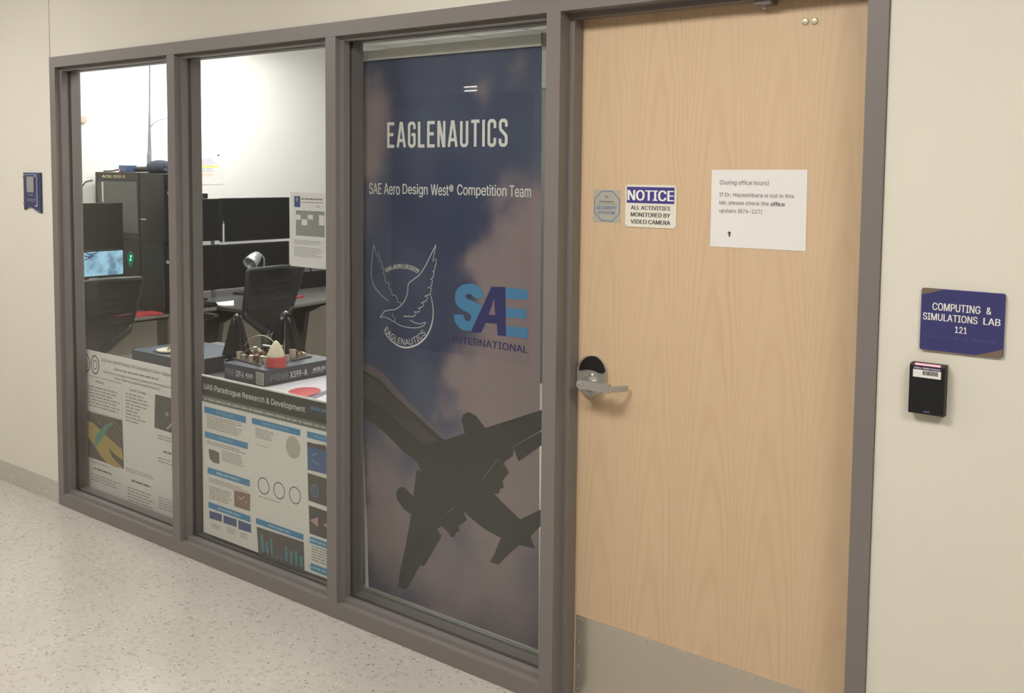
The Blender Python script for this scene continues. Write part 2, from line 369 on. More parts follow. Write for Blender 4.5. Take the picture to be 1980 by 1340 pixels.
bays = ((-2.976, -2.0436), (-1.989, -1.0434), (-.9895, -.0516))
def hz(z, s, zo):
    return [(0, zo), (0, z), (.0236, z), (.0256, z+s*.016), (.0534, z+s*.016), (.0534, z+s*.003), (.0716, z+s*.003), (.0716, z+s*.016), (D-.0006, z+s*.016), (D-.0006, zo)]
MB().prism(hz(2.134, -1, 2.184), 'x', -2.9762, -.0514).build('head', M_FRAME, fr, bevel=.0008)
MB().prism([(0, 2.184), (0, 2.134), (.0496, 2.134), (.0496, 2.118), (.0956, 2.118), (.0956, 2.134), (D-.0006, 2.134), (D-.0006, 2.184)], 'x', -.0002, .9142).build('head', M_FRAME, fr, bevel=.0008)
for a, b in bays: MB().prism(hz(.059, 1, .001), 'x', a+.0, b-.0).build('sill', M_FRAME, fr, bevel=.0008)
for i, (a, b) in enumerate(bays):
    o = MB().box(a+.004, b-.004, .0600, .0655, .063, 2.130).build('window_%d' % (i+1), M_GLASS)
    st(o, ('clear glass pane farthest from the door', 'clear glass pane with the taped schedule sheet behind it', 'clear glass pane in front of the blue banner')[i], 'window')

# ------------------------------------------------------------ the door
dr = thing('door_1', (.457, .12, 0), 'pale maple veneer door with lever lock and steel kick plate', 'door', kind='structure')
YD = .097
MB().box(.004, .910, YD, YD+.044, .012, 2.130).build('leaf', M_MAPLE, dr, bevel=.001)
kp = MB().box(.022, .892, YD-.0013, YD, .02, .2725).build('kick_plate', mat('brushed_steel', (206, 199, 186), .24, .8), dr)
for x, z in [(.045+i*.117, .262) for i in range(8)]+[(.032, .262), (.032, .19), (.032, .11), (.032, .035)]:
    MB().lathe((x, YD-.0013, z), [(.0035, 0), (.0034, .0008), (.0015, .0014)], (0, -1, 0), 10).build('screw', M_STEEL, kp)
for x, z in [(0.7166,2.0559),(0.7417,2.0551)]:
    MB().lathe((x, YD, z), [(.0095, 0), (.0095, .002), (.0075, .004), (.001, .0045)], (0, -1, 0), 20).build('through_bolt', mat('bolt_nickel', (196, 188, 164), .35, .5), dr, smooth=False)
# lever lock
LX, LZ = .0715, 1.024
PL = [(0.0212,1.032),(0.0208,1.0523),(0.024,1.0662),(0.0328,1.0825),(0.0487,1.097),(0.0676,1.103),(0.0865,1.1024),(0.1024,1.0944),(0.1154,1.0811),(0.122,1.0653),(0.124,1.0457),(0.1244,1.0242),(0.118,1.005),(0.1045,0.9906),(0.0889,0.9809),(0.073,0.9759),(0.057,0.9779),(0.0447,0.9846),(0.0345,0.9933),(0.024,1.0087)]
lp = MB().prism(smooth(PL), 'y', YD, YD-.016).build('lock_plate', M_STEEL, dr, bevel=.004, seg=3)
MB().prism(smooth([(0.0324,1.0543),(0.0347,1.0714),(0.0455,1.087),(0.0593,1.0979),(0.0756,1.1028),(0.091,1.1027),(0.1065,1.0947),(0.1185,1.0813),(0.1246,1.0672),(0.1248,1.0589),(0.1132,1.0545),(0.0994,1.0555),(0.0875,1.059),(0.072,1.0598),(0.0521,1.0577)]), 'y', YD-.0155, YD-.019).build('reader_window', mat('reader_black', (28, 26, 27), .25), lp, bevel=.0015)
MB().lathe((LX+.004, YD-.016, LZ-.006), [(.026, 0), (.025, .006), (.017, .012), (.0135, .02), (.0135, .05)], (0, -1, 0), 28).build('hub', M_STEEL, lp, smooth=True)
MB().prism([(0.0596,1.0238),(0.0618,1.0316),(0.0692,1.037),(0.0771,1.0384),(0.1125,1.0368),(0.175,1.0365),(0.1755,1.0099),(0.1401,1.0105),(0.0973,1.0113),(0.0737,1.0093),(0.0633,1.0144)], 'y', .038, .022).prism([(.1755+.001, .038), (.170, .022), (.182, .026), (.2095, .080), (.203, .084)], 'z', 1.0125, 1.030).build('lever', M_STEEL, lp, bevel=.003, seg=3)
MB().lathe((LX+.0005, .0222, LZ), [(.0062, 0), (.006, .0014)], (0, -1, 0), 20).build('key_cylinder', M_SILVER, lp)
MB().box(LX-.0025, LX+.0015, .0200, .0208, LZ-.0008, LZ+.0008).build('keyhole', M_DARK, lp)
MB().lathe((LX-.012+.018, YD-.016, LZ+.018), [(.009, 0), (.0088, .004), (.004, .006), (.001, .0065)], (0, -1, 0), 20).build('button', M_STEEL, lp, smooth=True)
# overhead stop bracket at the head
ob = MB().box(.590, .640, .052, .094, 2.104, 2.1175).build('stop_bracket', M_FRAME, dr, bevel=.002)
MB().lathe((.612, .074, 2.104), [(.006, 0), (.006, .007), (.004, .009)], (0, 0, -1), 14).build('pin', M_STEEL, ob)
MB().lathe((.632, .074, 2.104), [(.008, 0), (.008, .004)], (0, 0, -1), 14).build('screw', M_FRAME, ob)

# ------------------------------------------------------------ door signs
b = (0.0615,0.1596,1.5103,1.6086)
ss = thing('security_sticker', ((b[0]+b[1])/2, YD, b[2]), 'square silver security system sticker with a blue octagon on the door', 'sticker')
MB().box(b[0], b[1], YD-.0006, YD, b[2], b[3]).build('backing', mat('sticker_grey', (176, 172, 158), .4), ss)
oc = [(0.0914,1.6038),(0.1308,1.604),(0.1548,1.5809),(0.1557,1.5374),(0.1295,1.515),(0.0932,1.5158),(0.0668,1.5394),(0.0661,1.5788)]
MB().ribbon(oc, .0022, 'y', YD-.0009, True).build('octagon_border', mat('sticker_blue', (62, 108, 160), .5), ss)
tm = MB()
text(tm, 'SECURITY', (0.0725,0.1465,1.5494,1.5595), 'y', YD-.0009, .02)
text(tm, 'SYSTEM', (0.0801,0.1397,1.5353,1.5447), 'y', YD-.0009, .02)
tm.build('lettering', _m['sticker_blue'], ss)
tm = MB(); text(tm, 'Protected By', (0.0837,0.1361,1.5694,1.5758), 'y', YD-.0009, .01)
tm.ribbon([(0.0765,1.5656),(0.1449,1.5664)], .0006, 'y', YD-.0009)
for a, h, rr in ((-.0, 0, .0075), (0, 0, .0051), (0, 0, .0026)):
    cx, cz = [(0.1092,1.5807)][0]
    tm.ribbon([(cx+rr*math.sin(t/10), cz+rr*math.cos(t/10)*1.3) for t in range(-8, 9, 2)], .0013, 'y', YD-.0009)
tm.build('black_print', M_INK, ss)

PC = [(0.1762,1.6242),(0.3483,1.6261),(0.3481,1.502),(0.1778,1.5009)]
nx0, nx1, nz0, nz1 = (PC[0][0]+PC[3][0])/2, (PC[1][0]+PC[2][0])/2, (PC[3][1]+PC[2][1])/2, (PC[0][1]+PC[1][1])/2
ns = thing('notice_sign', ((nx0+nx1)/2, YD, nz0), 'white notice sign about video camera monitoring with a blue header on the door', 'sign')
MB().prism(rrect(nx0, nx1, nz0, nz1, .006), 'y', YD-.0022, YD-.0002).build('plate', mat('sign_white', (228, 224, 208), .35), ns)
MB().rect((0.182,0.3418,1.5718,1.6191), 'y', YD-.0025).build('header_band', mat('notice_blue', (70, 64, 134), .4), ns)
tm = MB(); text(tm, 'NOTICE', (0.1845,0.3402,1.5794,1.61), 'y', YD-.0028, .028); tm.build('header_lettering', M_WHITE, ns)
tm = MB()
for s_, bb in (('ALL ACTIVITIES', (0.1967,0.3287,1.5522,1.5642)), ('MONITORED BY', (0.1964,0.3296,1.5319,1.5443)), ('VIDEO CAMERA', (0.1965,0.3301,1.5111,1.5235))):
    text(tm, s_, bb, 'y', YD-.0026, .024)
tm.build('lettering', M_INK, ns)
for p in ((nx0+.0035, nz1-.0045), (nx1-.0035, nz1-.0045), (nx0+.0035, nz0+.0045), (nx1-.0035, nz0+.0045)):
    MB().lathe((p[0], YD-.0022, p[1]), [(.0012, 0), (.001, .0006)], (0, -1, 0), 10).build('rivet', M_DARKMETAL, ns)

PP = [(0.4577,1.6704),(0.735,1.6728),(0.7366,1.4589),(0.4582,1.4567)]
pp = thing('office_hours_note', (.55, YD, PP[3][1]), 'white paper note about office hours taped on the door', 'note')
MB().prism(PP, 'y', YD-.0012, YD-.0002).build('sheet', M_PAPER, pp)
tm = MB()
k = (1360, 310, 7.055)
for s_, bb, bo in (('(During office hours)', (0.4835,0.6282,1.627,1.6424), 0), ('If Dr. Hayashibara is not in this', (0.4833,0.7,1.5944,1.6082), 0), ('lab, please check the', (0.4834,0.6293,1.5726,1.586), 0), ('office', (0.6352,0.6755,1.5747,1.5861), .022), ('upstairs (B76-227)', (0.484,0.611,1.55,1.5642), 0)):
    text(tm, s_, bb, 'y', YD-.0015, bo)
tm.flat([(0.5096,1.495),(0.5156,1.5023),(0.5227,1.4956),(0.5187,1.4954),(0.519,1.4869),(0.5143,1.4867),(0.5141,1.4952)], 'y', YD-.0015)
tm.build('lettering', M_INK, pp)

# ------------------------------------------------------------ room sign, card reader, plaque
YW = .007
SG = [(1.0655,1.3963),(1.2483,1.3959),(1.2486,1.2506),(1.0652,1.2497)]
sx0, sx1, sz0, sz1 = (SG[0][0]+SG[3][0])/2, (SG[1][0]+SG[2][0])/2, (SG[3][1]+SG[2][1])/2, (SG[0][1]+SG[1][1])/2
rs = thing('room_sign', ((sx0+sx1)/2, YW, sz0), 'blue room sign for the computing and simulations lab on the cream wall', 'sign')
MB().prism(rrect(sx0, sx1, sz0, sz1, .005), 'y', .0, YW).build('plate', mat('sign_blue', (58, 58, 108), .4), rs, bevel=.0012)
br = mat('sign_bronze', (118, 100, 84), .45)
MB().flat([(sx0+.004, sz1-.0005), (sx0+.05, sz1-.0005), (sx0+.036, sz1-.005), (sx0+.018, sz1-.0115), (sx0+.0006, sz1-.0155), (sx0+.0006, sz1-.004)], 'y', -.0004).build('bronze_corner', br, rs)
MB().flat([(sx1-.004, sz0+.0005), (sx1-.058, sz0+.0005), (sx1-.04, sz0+.0055), (sx1-.02, sz0+.0125), (sx1-.0006, sz0+.020), (sx1-.0006, sz0+.004)], 'y', -.0004).build('bronze_corner', br, rs)
tm = MB()
for s_, bb in (('COMPUTING', (1.0915,1.1974,1.3457,1.3636)), ('&', (1.21,1.2208,1.3465,1.3626)), ('SIMULATIONS', (1.0707,1.1921,1.3216,1.3384)), ('LAB', (1.2046,1.2409,1.3224,1.338)), ('121', (1.1439,1.1701,1.2969,1.3121))):
    text(tm, s_, bb, 'y', -.0008, .016)
tm.build('lettering', M_WHITE, rs)
bd = MB(); a, c, z0, z1 = (1.0739,1.2342,1.2809,1.2876)
x = a; q = 0; rd = random.Random(3)
while x < c:
    q += 1
    if q in (8, 11, 20, 25):
        x += .004; continue
    for dx in (0, .0018):
        for dz in (0, .0026, .0052):
            if rd.random() < .5: bd.lathe((x+dx, 0, z0+dz+.001), [(.0006, 0), (.0003, .0006)], (0, -1, 0), 6)
    x += .0045
bd.build('braille_dots', mat('braille', (120, 122, 156), .4), rs)['kind'] = 'stuff'

RC = [(1.0477,1.2163),(1.1282,1.2197),(1.1329,1.1004),(1.0523,1.0963)]
rx0, rx1, rz0, rz1 = (RC[0][0]+RC[3][0])/2, (RC[1][0]+RC[2][0])/2, (RC[3][1]+RC[2][1])/2, (RC[0][1]+RC[1][1])/2
cr_ = thing('card_reader', ((rx0+rx1)/2, YW, rz0), 'black card reader with a red light bar below the room sign', 'card reader')
MB().prism([(YW, rz0-.001), (-.015, rz0), (-.0175, rz0+.004), (-.0175, rz1-.004), (-.015, rz1), (YW, rz1+.001)], 'x', rx0, rx1).build('housing', M_BLACK, cr_, bevel=.0015)
lx0, lx1, lz0, lz1 = (1.0625,1.1203,1.2147,1.2193)
MB().box(lx0, lx1, -.0188, -.017, lz0, lz1).build('light_bar', mat('red_led', (255, 150, 160), .5, emit=1.0), cr_)
MB().rect((1.0587,1.1227,1.2057,1.2119), 'y', -.0182).build('label_header', mat('label_navy', (60, 50, 100), .5), cr_)
MB().rect((1.0583,1.122,1.1862,1.2043), 'y', -.0182).build('label', M_PAPER, cr_)
tm = MB(); a, c, z0, z1 = (1.0806,1.1155,1.1923,1.2028)
x = a
while x < c:
    wd = random.uniform(.0003, .0011); tm.rect((x, min(x+wd, c), z0, z1), 'y', -.0186); x += wd+random.uniform(.0004, .0009)
tm.build('barcode', M_INK, cr_)
tm = MB(); text(tm, 'Embry-Riddle Property', (1.0606,1.1196,1.206,1.2103), 'y', -.0186, .02); tm.build('lettering', M_WHITE, cr_)
MB().rect((1.0853,1.0993,1.1038,1.1076), 'y', -.0182).build('badge', mat('badge_blue', (110, 120, 160), .3, .6), cr_)

PQ = [(-3.2973,1.6319),(-3.1286,1.6333),(-3.124,1.4358),(-3.2964,1.441)]
px0, px1, pz0, pz1 = (PQ[0][0]+PQ[3][0])/2, (PQ[1][0]+PQ[2][0])/2, PQ[2][1], (PQ[0][1]+PQ[1][1])/2
pq = thing('wall_plaque', ((px0+px1)/2, .004, pz0), 'small navy wall plaque with a portrait photo left of the window frame', 'plaque')
wv = [(px0, pz1), (px1, pz1), (px1, pz0), (px1-.035, pz0+.006), (px1-.075, pz0+.02), (px1-.11, pz0+.028), (px0+.03, pz0+.024), (px0, pz0+.010)]
MB().prism(wv, 'y', -.006, .003).build('plate', mat('plaque_navy', (52, 58, 92), .3), pq, bevel=.001)
MB().prism(rrect(*(-3.259,-3.19,1.535,1.613), .006), 'y', -.0085, -.006).build('portrait', mat('portrait_grey', (150, 146, 150), .5), pq)
MB().prism([(px1-.034, pz1-.02), (px1-.028, pz1-.02), (px1-.026, pz0+.03), (px1-.034, pz0+.03)], 'y', -.009, -.006).rect((px0+.012, px1-.034, pz1-.012, pz1-.008), 'y', -.0066).build('edge_strip', mat('acrylic_edge', (150, 156, 186), .2), pq)
tm = MB()
for bb in ((-3.2478,-3.2012,1.5196,1.5242), (-3.2654,-3.174,1.4996,1.5027), (-3.2631,-3.1798,1.4903,1.4935), (-3.1995,-3.1427,1.4432,1.4476)): words(tm, bb, 1, 'y', -.0066, .8, 0)
tm.build('lettering', mat('plaque_print', (150, 155, 190), .5), pq)
for p in [(-3.2902,1.6132),(-3.1696,1.6144),(-3.2926,1.4795),(-3.1647,1.4678)]:
    MB().lathe((p[0], -.006, p[1]), [(.005, 0), (.0045, .006), (.002, .008)], (0, -1, 0), 14).build('standoff', M_SILVER, pq)

# ------------------------------------------------------------ the banner
YB = .152
BC = [(-1.0577,2.074),(-0.1827,2.0643),(-0.1669,0.0603),(-1.016,0.0422)]
bn = thing('rollup_banner', (-.6, YB+.04, 0), 'tall navy sky rollup banner with a jet silhouette standing behind the glass', 'banner')
X0 = -1.045; X1 = -.172; Z1 = 2.063; Z0 = .078
bm = bmesh.new(); nx, nz = 110, 240; grid = []
for j in range(nz+1):
    row = []
    for i in range(nx+1):
        t = j/nz; xl = X0+.02*(1-t); xr = BC[2][0]+(BC[1][0]-BC[2][0])*t
        row.append(bm.verts.new((xl+(xr-xl)*i/nx, YB, Z0+(Z1-Z0)*t)))
    grid.append(row)
for j in range(nz):
    for i in range(nx): bm.faces.new((grid[j][i], grid[j][i+1], grid[j+1][i+1], grid[j+1][i]))
bm.verts.index_update(); pos = [v.co.copy() for v in bm.verts]
for v in bm.verts: v.co -= bn.location
me = bpy.data.meshes.new('printed_sheet'); bm.to_mesh(me); bm.free()
blobs = [(-0.9733,1.9994),(-0.9541,1.848),(-0.9815,1.6967),(-1.0149,1.4851),(-0.2828,1.9988),(-0.414,1.9292),(-0.1915,1.5475),(-0.2755,1.4602),(-0.3626,1.3696),(-0.4296,1.2599),(-0.2513,1.2741),(-0.1894,1.4137),(-0.3589,1.0555),(-0.4969,0.9671),(-0.2693,0.9968),(-0.2279,1.1395),(-0.4259,0.9049),(-0.2456,0.8614),(-0.5219,1.0906),(-0.8765,0.6653),(-0.9312,0.498),(-0.8487,0.3774),(-0.4935,0.5851),(-0.2639,0.5956),(-0.6641,0.2659),(-0.373,0.3019),(-0.9032,0.2065),(-0.2584,0.1882),(-0.5378,0.1095),(-0.5925,0.8255)]
bl = list(zip(blobs, (.06,.09,.09,.07,.05,.05,.10,.12,.10,.07,.13,.13,.15,.09,.16,.13,.12,.18,.05,.10,.10,.12,.15,.17,.17,.16,.12,.14,.14,.05), (.6,.9,.9,.5,.45,.4,.8,.8,.5,.4,.9,1,.9,.7,1,1,.8,1,.3,.6,.8,.8,.8,.9,.8,.8,.7,.6,.6,.3)))
ca = me.color_attributes.new('print', 'FLOAT_COLOR', 'POINT')
navy, navy2, mauve = Vector(lin((66, 73, 98))), Vector(lin((90, 98, 116))), Vector(lin((146, 130, 130)))
for i, p in enumerate(pos):
    q = Vector((p.x*5, p.z*5, 0)); n1 = noise.fractal(q, 1, 2, 5); n2 = noise.fractal(q*.6+Vector((9, 3, 0)), 1, 2, 3)
    d = 0
    for (bx, bz), rr, a in bl:
        dd = ((p.x-bx+n1*.06)/(rr*1.0))**2+((p.z-bz+n2*.08)/(rr*1.25))**2
        d = 1-(1-d)*(1-.8*a*math.exp(-dd*1.1))
    d = min(1, max(0, d*1.35+n1*.30*min(1, d*3)+n1*.05)); d = d*d*(3-2*d)
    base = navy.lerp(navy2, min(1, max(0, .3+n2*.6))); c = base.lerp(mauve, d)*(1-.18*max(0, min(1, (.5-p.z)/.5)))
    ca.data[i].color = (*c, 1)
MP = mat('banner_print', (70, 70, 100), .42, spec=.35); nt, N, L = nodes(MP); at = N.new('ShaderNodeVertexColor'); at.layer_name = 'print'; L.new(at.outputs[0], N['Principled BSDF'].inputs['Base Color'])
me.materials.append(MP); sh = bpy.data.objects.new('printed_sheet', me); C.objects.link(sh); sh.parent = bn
YP = YB-.0006
MB().box(X0-.004, BC[1][0]+.004, YB-.009, YB+.012, 2.060, 2.098).build('top_rail', mat('rail_silver', (240, 241, 234), .45), bn, bevel=.003)
MB().box(BC[1][0]+.004, BC[1][0]+.010, YB-.011, YB+.014, 2.058, 2.100).build('end_cap', mat('cap_grey', (130, 130, 122), .5), bn)
MB().box(X0, -.15, .136, .25, .001, .0765).build('base_cassette', mat('cassette_silver', (176, 178, 168), .3, .6), bn, bevel=.004)
MB().flat([(-1.0088,0.6525),(-0.9891,0.3465),(-0.9778,0.0529),(-1.0006,0.0467)], 'y', YP-.0004).build('light_leak_strip', M_WHITE, bn)  # light leaking past the banner's left edge, painted as a pale tapering strip
# condensed stroke lettering for the title
TB = (-0.8818,-0.3185,1.741,1.8346)
GL = {'E': [[(1, 0), (0, 0), (0, 1), (1, 1)], [(0, .52), (.85, .52)]], 'A': [[(0, 0), (.42, 1), (.58, 1), (1, 0)], [(.17, .25), (.83, .25)]],
 'G': [[(1, .76), (1, .9), (.9, .96), (.72, 1), (.28, 1), (.1, .96), (0, .9), (0, .1), (.1, .04), (.28, 0), (.72, 0), (.9, .04), (1, .1), (1, .5)], [(1.1, .5), (.5, .5)]], 'L': [[(0, 1), (0, 0), (1, 0)]],
 'N': [[(0, 0), (0, 1), (.12, 1), (.88, 0), (1, 0), (1, 1)]], 'U': [[(0, 1), (0, .1), (.1, .04), (.28, 0), (.72, 0), (.9, .04), (1, .1), (1, 1)]], 'T': [[(0, 1), (1, 1)], [(.5, 1), (.5, 0)]],
 'I': [[(.5, 0), (.5, 1)]], 'C': [[(1, .72), (1, .9), (.9, .96), (.72, 1), (.28, 1), (.1, .96), (0, .9), (0, .1), (.1, .04), (.28, 0), (.72, 0), (.9, .04), (1, .1), (1, .28)]],
 'S': [[(1, .76), (1, .9), (.9, .96), (.72, 1), (.28, 1), (.1, .96), (0, .9), (0, .72), (.08, .63), (.92, .40), (1, .3), (1, .1), (.9, .04), (.72, 0), (.28, 0), (.1, .04), (0, .1), (0, .24)]]}
tm = MB(); x0, x1, z0, z1 = TB; wt = {'I': .34, 'T': 1.05, 'A': 1.2, 'L': .9}; word = 'EAGLENAUTICS'
tot = sum(wt.get(ch, 1) for ch in word)+.26*(len(word)-1); un = (x1-x0)/tot; x = x0; sw = (z1-z0)*.135; sn = 0
for ch in word:
    wd = wt.get(ch, 1)*un
    for st_ in GL[ch]:
        P = [(x+sw/2+(wd-sw)*a if ch != 'I' else x+wd/2, z0+sw/2+(z1-z0-sw)*c) for a, c in st_]
        for a, c in zip(P, P[1:]):
            dx, dz = c[0]-a[0], c[1]-a[1]; Ln = math.hypot(dx, dz); ex = sw*(.14 if ch in 'GCSU' else .34)
            a2 = (a[0]-dx/Ln*ex, a[1]-dz/Ln*ex); c2 = (c[0]+dx/Ln*ex, c[1]+dz/Ln*ex)
            sn = (sn+1) % 16; tm.ribbon([a2, c2], sw*(.92 if abs(dx) < abs(dz) else .9), 'y', YP-.0002-.00003*sn)
    x += wd+.26*un
tm.build('title_lettering', mat('banner_white', (232, 230, 220), .5), bn)
tm = MB()
for s_, bb in (('SAE', (-0.9755,-0.9103,1.5724,1.6138)), ('Aero', (-0.8982,-0.8159,1.5723,1.6134)), ('Design', (-0.8026,-0.6786,1.5663,1.6132)), ('West', (-0.6638,-0.579,1.5747,1.6131)), ('®', (-0.5762,-0.5575,1.5889,1.6134)), ('Competition', (-0.5404,-0.3213,1.5692,1.6156)), ('Team', (-0.3088,-0.2189,1.577,1.6151))):
    text(tm, s_, bb, 'y', YP-.0003, .010)
tm.build('subtitle_lettering', _m['banner_white'], bn)
# eagle emblem
tm = MB(); LW = .0030
def K(*a): return a
for pts, wd in (([(-0.9511,1.3853),(-0.96,1.3307),(-0.9648,1.2887),(-0.9612,1.2597),(-0.948,1.2315),(-0.9243,1.2104),(-0.9007,1.1957),(-0.8743,1.1835)], .8), ([(-0.9511,1.3853),(-0.941,1.361),(-0.9332,1.3407),(-0.9285,1.3637),(-0.9203,1.3414),(-0.9232,1.3226),(-0.9126,1.3295),(-0.9055,1.3113),(-0.9114,1.3014),(-0.9008,1.3054),(-0.8979,1.2891),(-0.9037,1.2784),(-0.892,1.2804),(-0.8902,1.2525),(-0.8698,1.2466),(-0.8715,1.2291),(-0.8588,1.224),(-0.8552,1.2078),(-0.8368,1.2052),(-0.8264,1.1938),(-0.8281,1.1842),(-0.811,1.1816),(-0.8092,1.1748)], .7), ([(-0.6381,1.4016),(-0.6593,1.3689),(-0.6916,1.3192),(-0.7189,1.2894),(-0.7465,1.2713),(-0.7716,1.2532),(-0.7754,1.2245),(-0.7855,1.1993),(-0.8081,1.1729),(-0.8367,1.1559),(-0.8655,1.15),(-0.8947,1.1423),(-0.9065,1.1287),(-0.9182,1.118)], 1.2), ([(-0.6381,1.4016),(-0.6459,1.3696),(-0.6527,1.3416),(-0.6361,1.3525),(-0.6376,1.3346),(-0.6455,1.3104),(-0.6546,1.3038),(-0.6455,1.3064),(-0.6508,1.2862),(-0.6631,1.2774),(-0.6534,1.2773),(-0.6587,1.2539),(-0.6776,1.2464),(-0.6586,1.2467),(-0.6639,1.2256),(-0.6911,1.2154),(-0.6758,1.2134),(-0.6844,1.1999),(-0.7085,1.189),(-0.6936,1.1879),(-0.7018,1.1763),(-0.7249,1.169),(-0.7128,1.1661),(-0.7182,1.1567),(-0.7432,1.1544),(-0.7321,1.1481),(-0.7459,1.1379),(-0.774,1.136),(-0.7966,1.133)], 1.2), ([(-0.7627,1.1221),(-0.7403,1.1162),(-0.7153,1.1146),(-0.6862,1.1224),(-0.696,1.1105),(-0.718,1.101),(-0.7513,1.096),(-0.7851,1.0953),(-0.8193,1.1),(-0.8423,1.108),(-0.8626,1.1143),(-0.8888,1.1208),(-0.9182,1.118)], 1), ([(-0.851,1.1402),(-0.8527,1.1297),(-0.8377,1.12),(-0.8423,1.1101)], .7), ([(-0.8862,1.2879),(-0.8601,1.2999),(-0.8371,1.3051),(-0.8142,1.3079),(-0.7915,1.3086),(-0.769,1.3081),(-0.7467,1.3027),(-0.7244,1.295)], .8)):
    tm.ribbon(smooth(pts, 4, False) if len(pts) in (8, 13, 14, 7) else pts, LW*wd*.75, 'y', YP-.0003)
rg = [(-0.6628,1.2217),(-0.6556,1.2024),(-0.6501,1.175),(-0.6499,1.1471),(-0.6551,1.1227),(-0.6658,1.0976),(-0.6875,1.0671),(-0.7177,1.0436),(-0.7455,1.0303),(-0.7792,1.0211),(-0.8133,1.0213),(-0.8421,1.0296),(-0.8653,1.0415),(-0.8917,1.0615)]
rg = smooth(rg, 4, False); tm.ribbon(rg, [LW*(.4+1.6*math.sin(3.14159*min(1, .12+i_/len(rg)*.80)**1.4)) for i_ in range(len(rg))], 'y', YP-.0003)
tm.build('eagle_emblem', _m['banner_white'], bn)
def circ3(A, B, Cc):
    ax, ay = A; bx_, by = B; cx, cy = Cc; d = 2*(ax*(by-cy)+bx_*(cy-ay)+cx*(ay-by))
    ux = ((ax*ax+ay*ay)*(by-cy)+(bx_*bx_+by*by)*(cy-ay)+(cx*cx+cy*cy)*(ay-by))/d; uy = ((ax*ax+ay*ay)*(cx-bx_)+(bx_*bx_+by*by)*(ax-cx)+(cx*cx+cy*cy)*(bx_-ax))/d
    return ux, uy, math.hypot(ax-ux, ay-uy)
tm = MB()
A_, B_, C_ = [(-0.8879,1.2898),(-0.8057,1.3117),(-0.7217,1.2988)]
cx, cz, R = circ3(A_, B_, C_); t0 = math.atan2(A_[0]-cx, A_[1]-cz); t1 = math.atan2(C_[0]-cx, C_[1]-cz)
text(tm, 'SAE AERO DESIGN', (0, 1, 0, 1), 'y', YP-.0003, .02, bow=(cx, cz, R, t0, t1, .0115, 1))
A_, B_, C_ = [(-0.8993,1.069),(-0.782,1.0261),(-0.6821,1.0798)]
cx, cz, R = circ3(A_, B_, C_); t0 = math.atan2(A_[0]-cx, -(A_[1]-cz)); t1 = math.atan2(C_[0]-cx, -(C_[1]-cz))
text(tm, 'EAGLENAUTICS', (0, 1, 0, 1), 'y', YP-.0003, .0, bow=(cx, cz, R-.026, t0, t1, .023, -1))
tm.build('emblem_lettering', _m['banner_white'], bn)
MBL = mat('logo_blue', (84, 140, 182), .45); MIN = mat('logo_indigo', (62, 62, 112), .45)
MB().flat([(-0.416,1.2365),(-0.4212,1.2551),(-0.4353,1.2693),(-0.4605,1.2769),(-0.4883,1.2759),(-0.5164,1.2688),(-0.5369,1.2536),(-0.5461,1.2353),(-0.5459,1.2119),(-0.5364,1.1951),(-0.5105,1.1819),(-0.4848,1.1754),(-0.4705,1.1663),(-0.4744,1.1524),(-0.4871,1.1453),(-0.501,1.1498),(-0.5073,1.1667),(-0.5518,1.1636),(-0.549,1.1451),(-0.5385,1.1285),(-0.5202,1.1167),(-0.4996,1.1118),(-0.4715,1.114),(-0.4221,1.2042),(-0.4498,1.2144),(-0.4853,1.2218),(-0.4996,1.2294),(-0.4956,1.2375),(-0.4829,1.2413),(-0.4702,1.2396),(-0.46,1.2316),(-0.4424,1.2285)], 'y', YP-.0003).build('logo_letter_s', MBL, bn)
MB().flat([(-0.3218,1.2755),(-0.2285,1.2754),(-0.2289,1.2422),(-0.3213,1.2388)], 'y', YP-.0003).flat([(-0.32,1.2089),(-0.2345,1.21),(-0.2341,1.179),(-0.3196,1.1759)], 'y', YP-.0003).flat([(-0.3187,1.1459),(-0.2267,1.1501),(-0.2262,1.1146),(-0.3183,1.1131)], 'y', YP-.0003).build('logo_letter_e', MBL, bn)
q1 = [(-0.4715,1.1082),(-0.3834,1.2733),(-0.3707,1.2346),(-0.3946,1.1774),(-0.4066,1.1495),(-0.4262,1.1141)]; q2 = [(-0.3834,1.2733),(-0.3228,1.2773),(-0.3178,1.1132),(-0.3546,1.1119),(-0.3575,1.1506),(-0.3652,1.179),(-0.3707,1.2346)]; q3 = [(-0.3946,1.1774),(-0.3652,1.179),(-0.3575,1.1506),(-0.4066,1.1495)]
MB().flat(q1, 'y', YP-.0005).flat(q2, 'y', YP-.0005).flat(q3, 'y', YP-.0005).build('logo_letter_a', MIN, bn)
tm = MB(); text(tm, 'INTERNATIONAL', (-0.5589,-0.2248,1.0654,1.0898), 'y', YP-.0005, .01); tm.build('logo_lettering', MIN, bn)
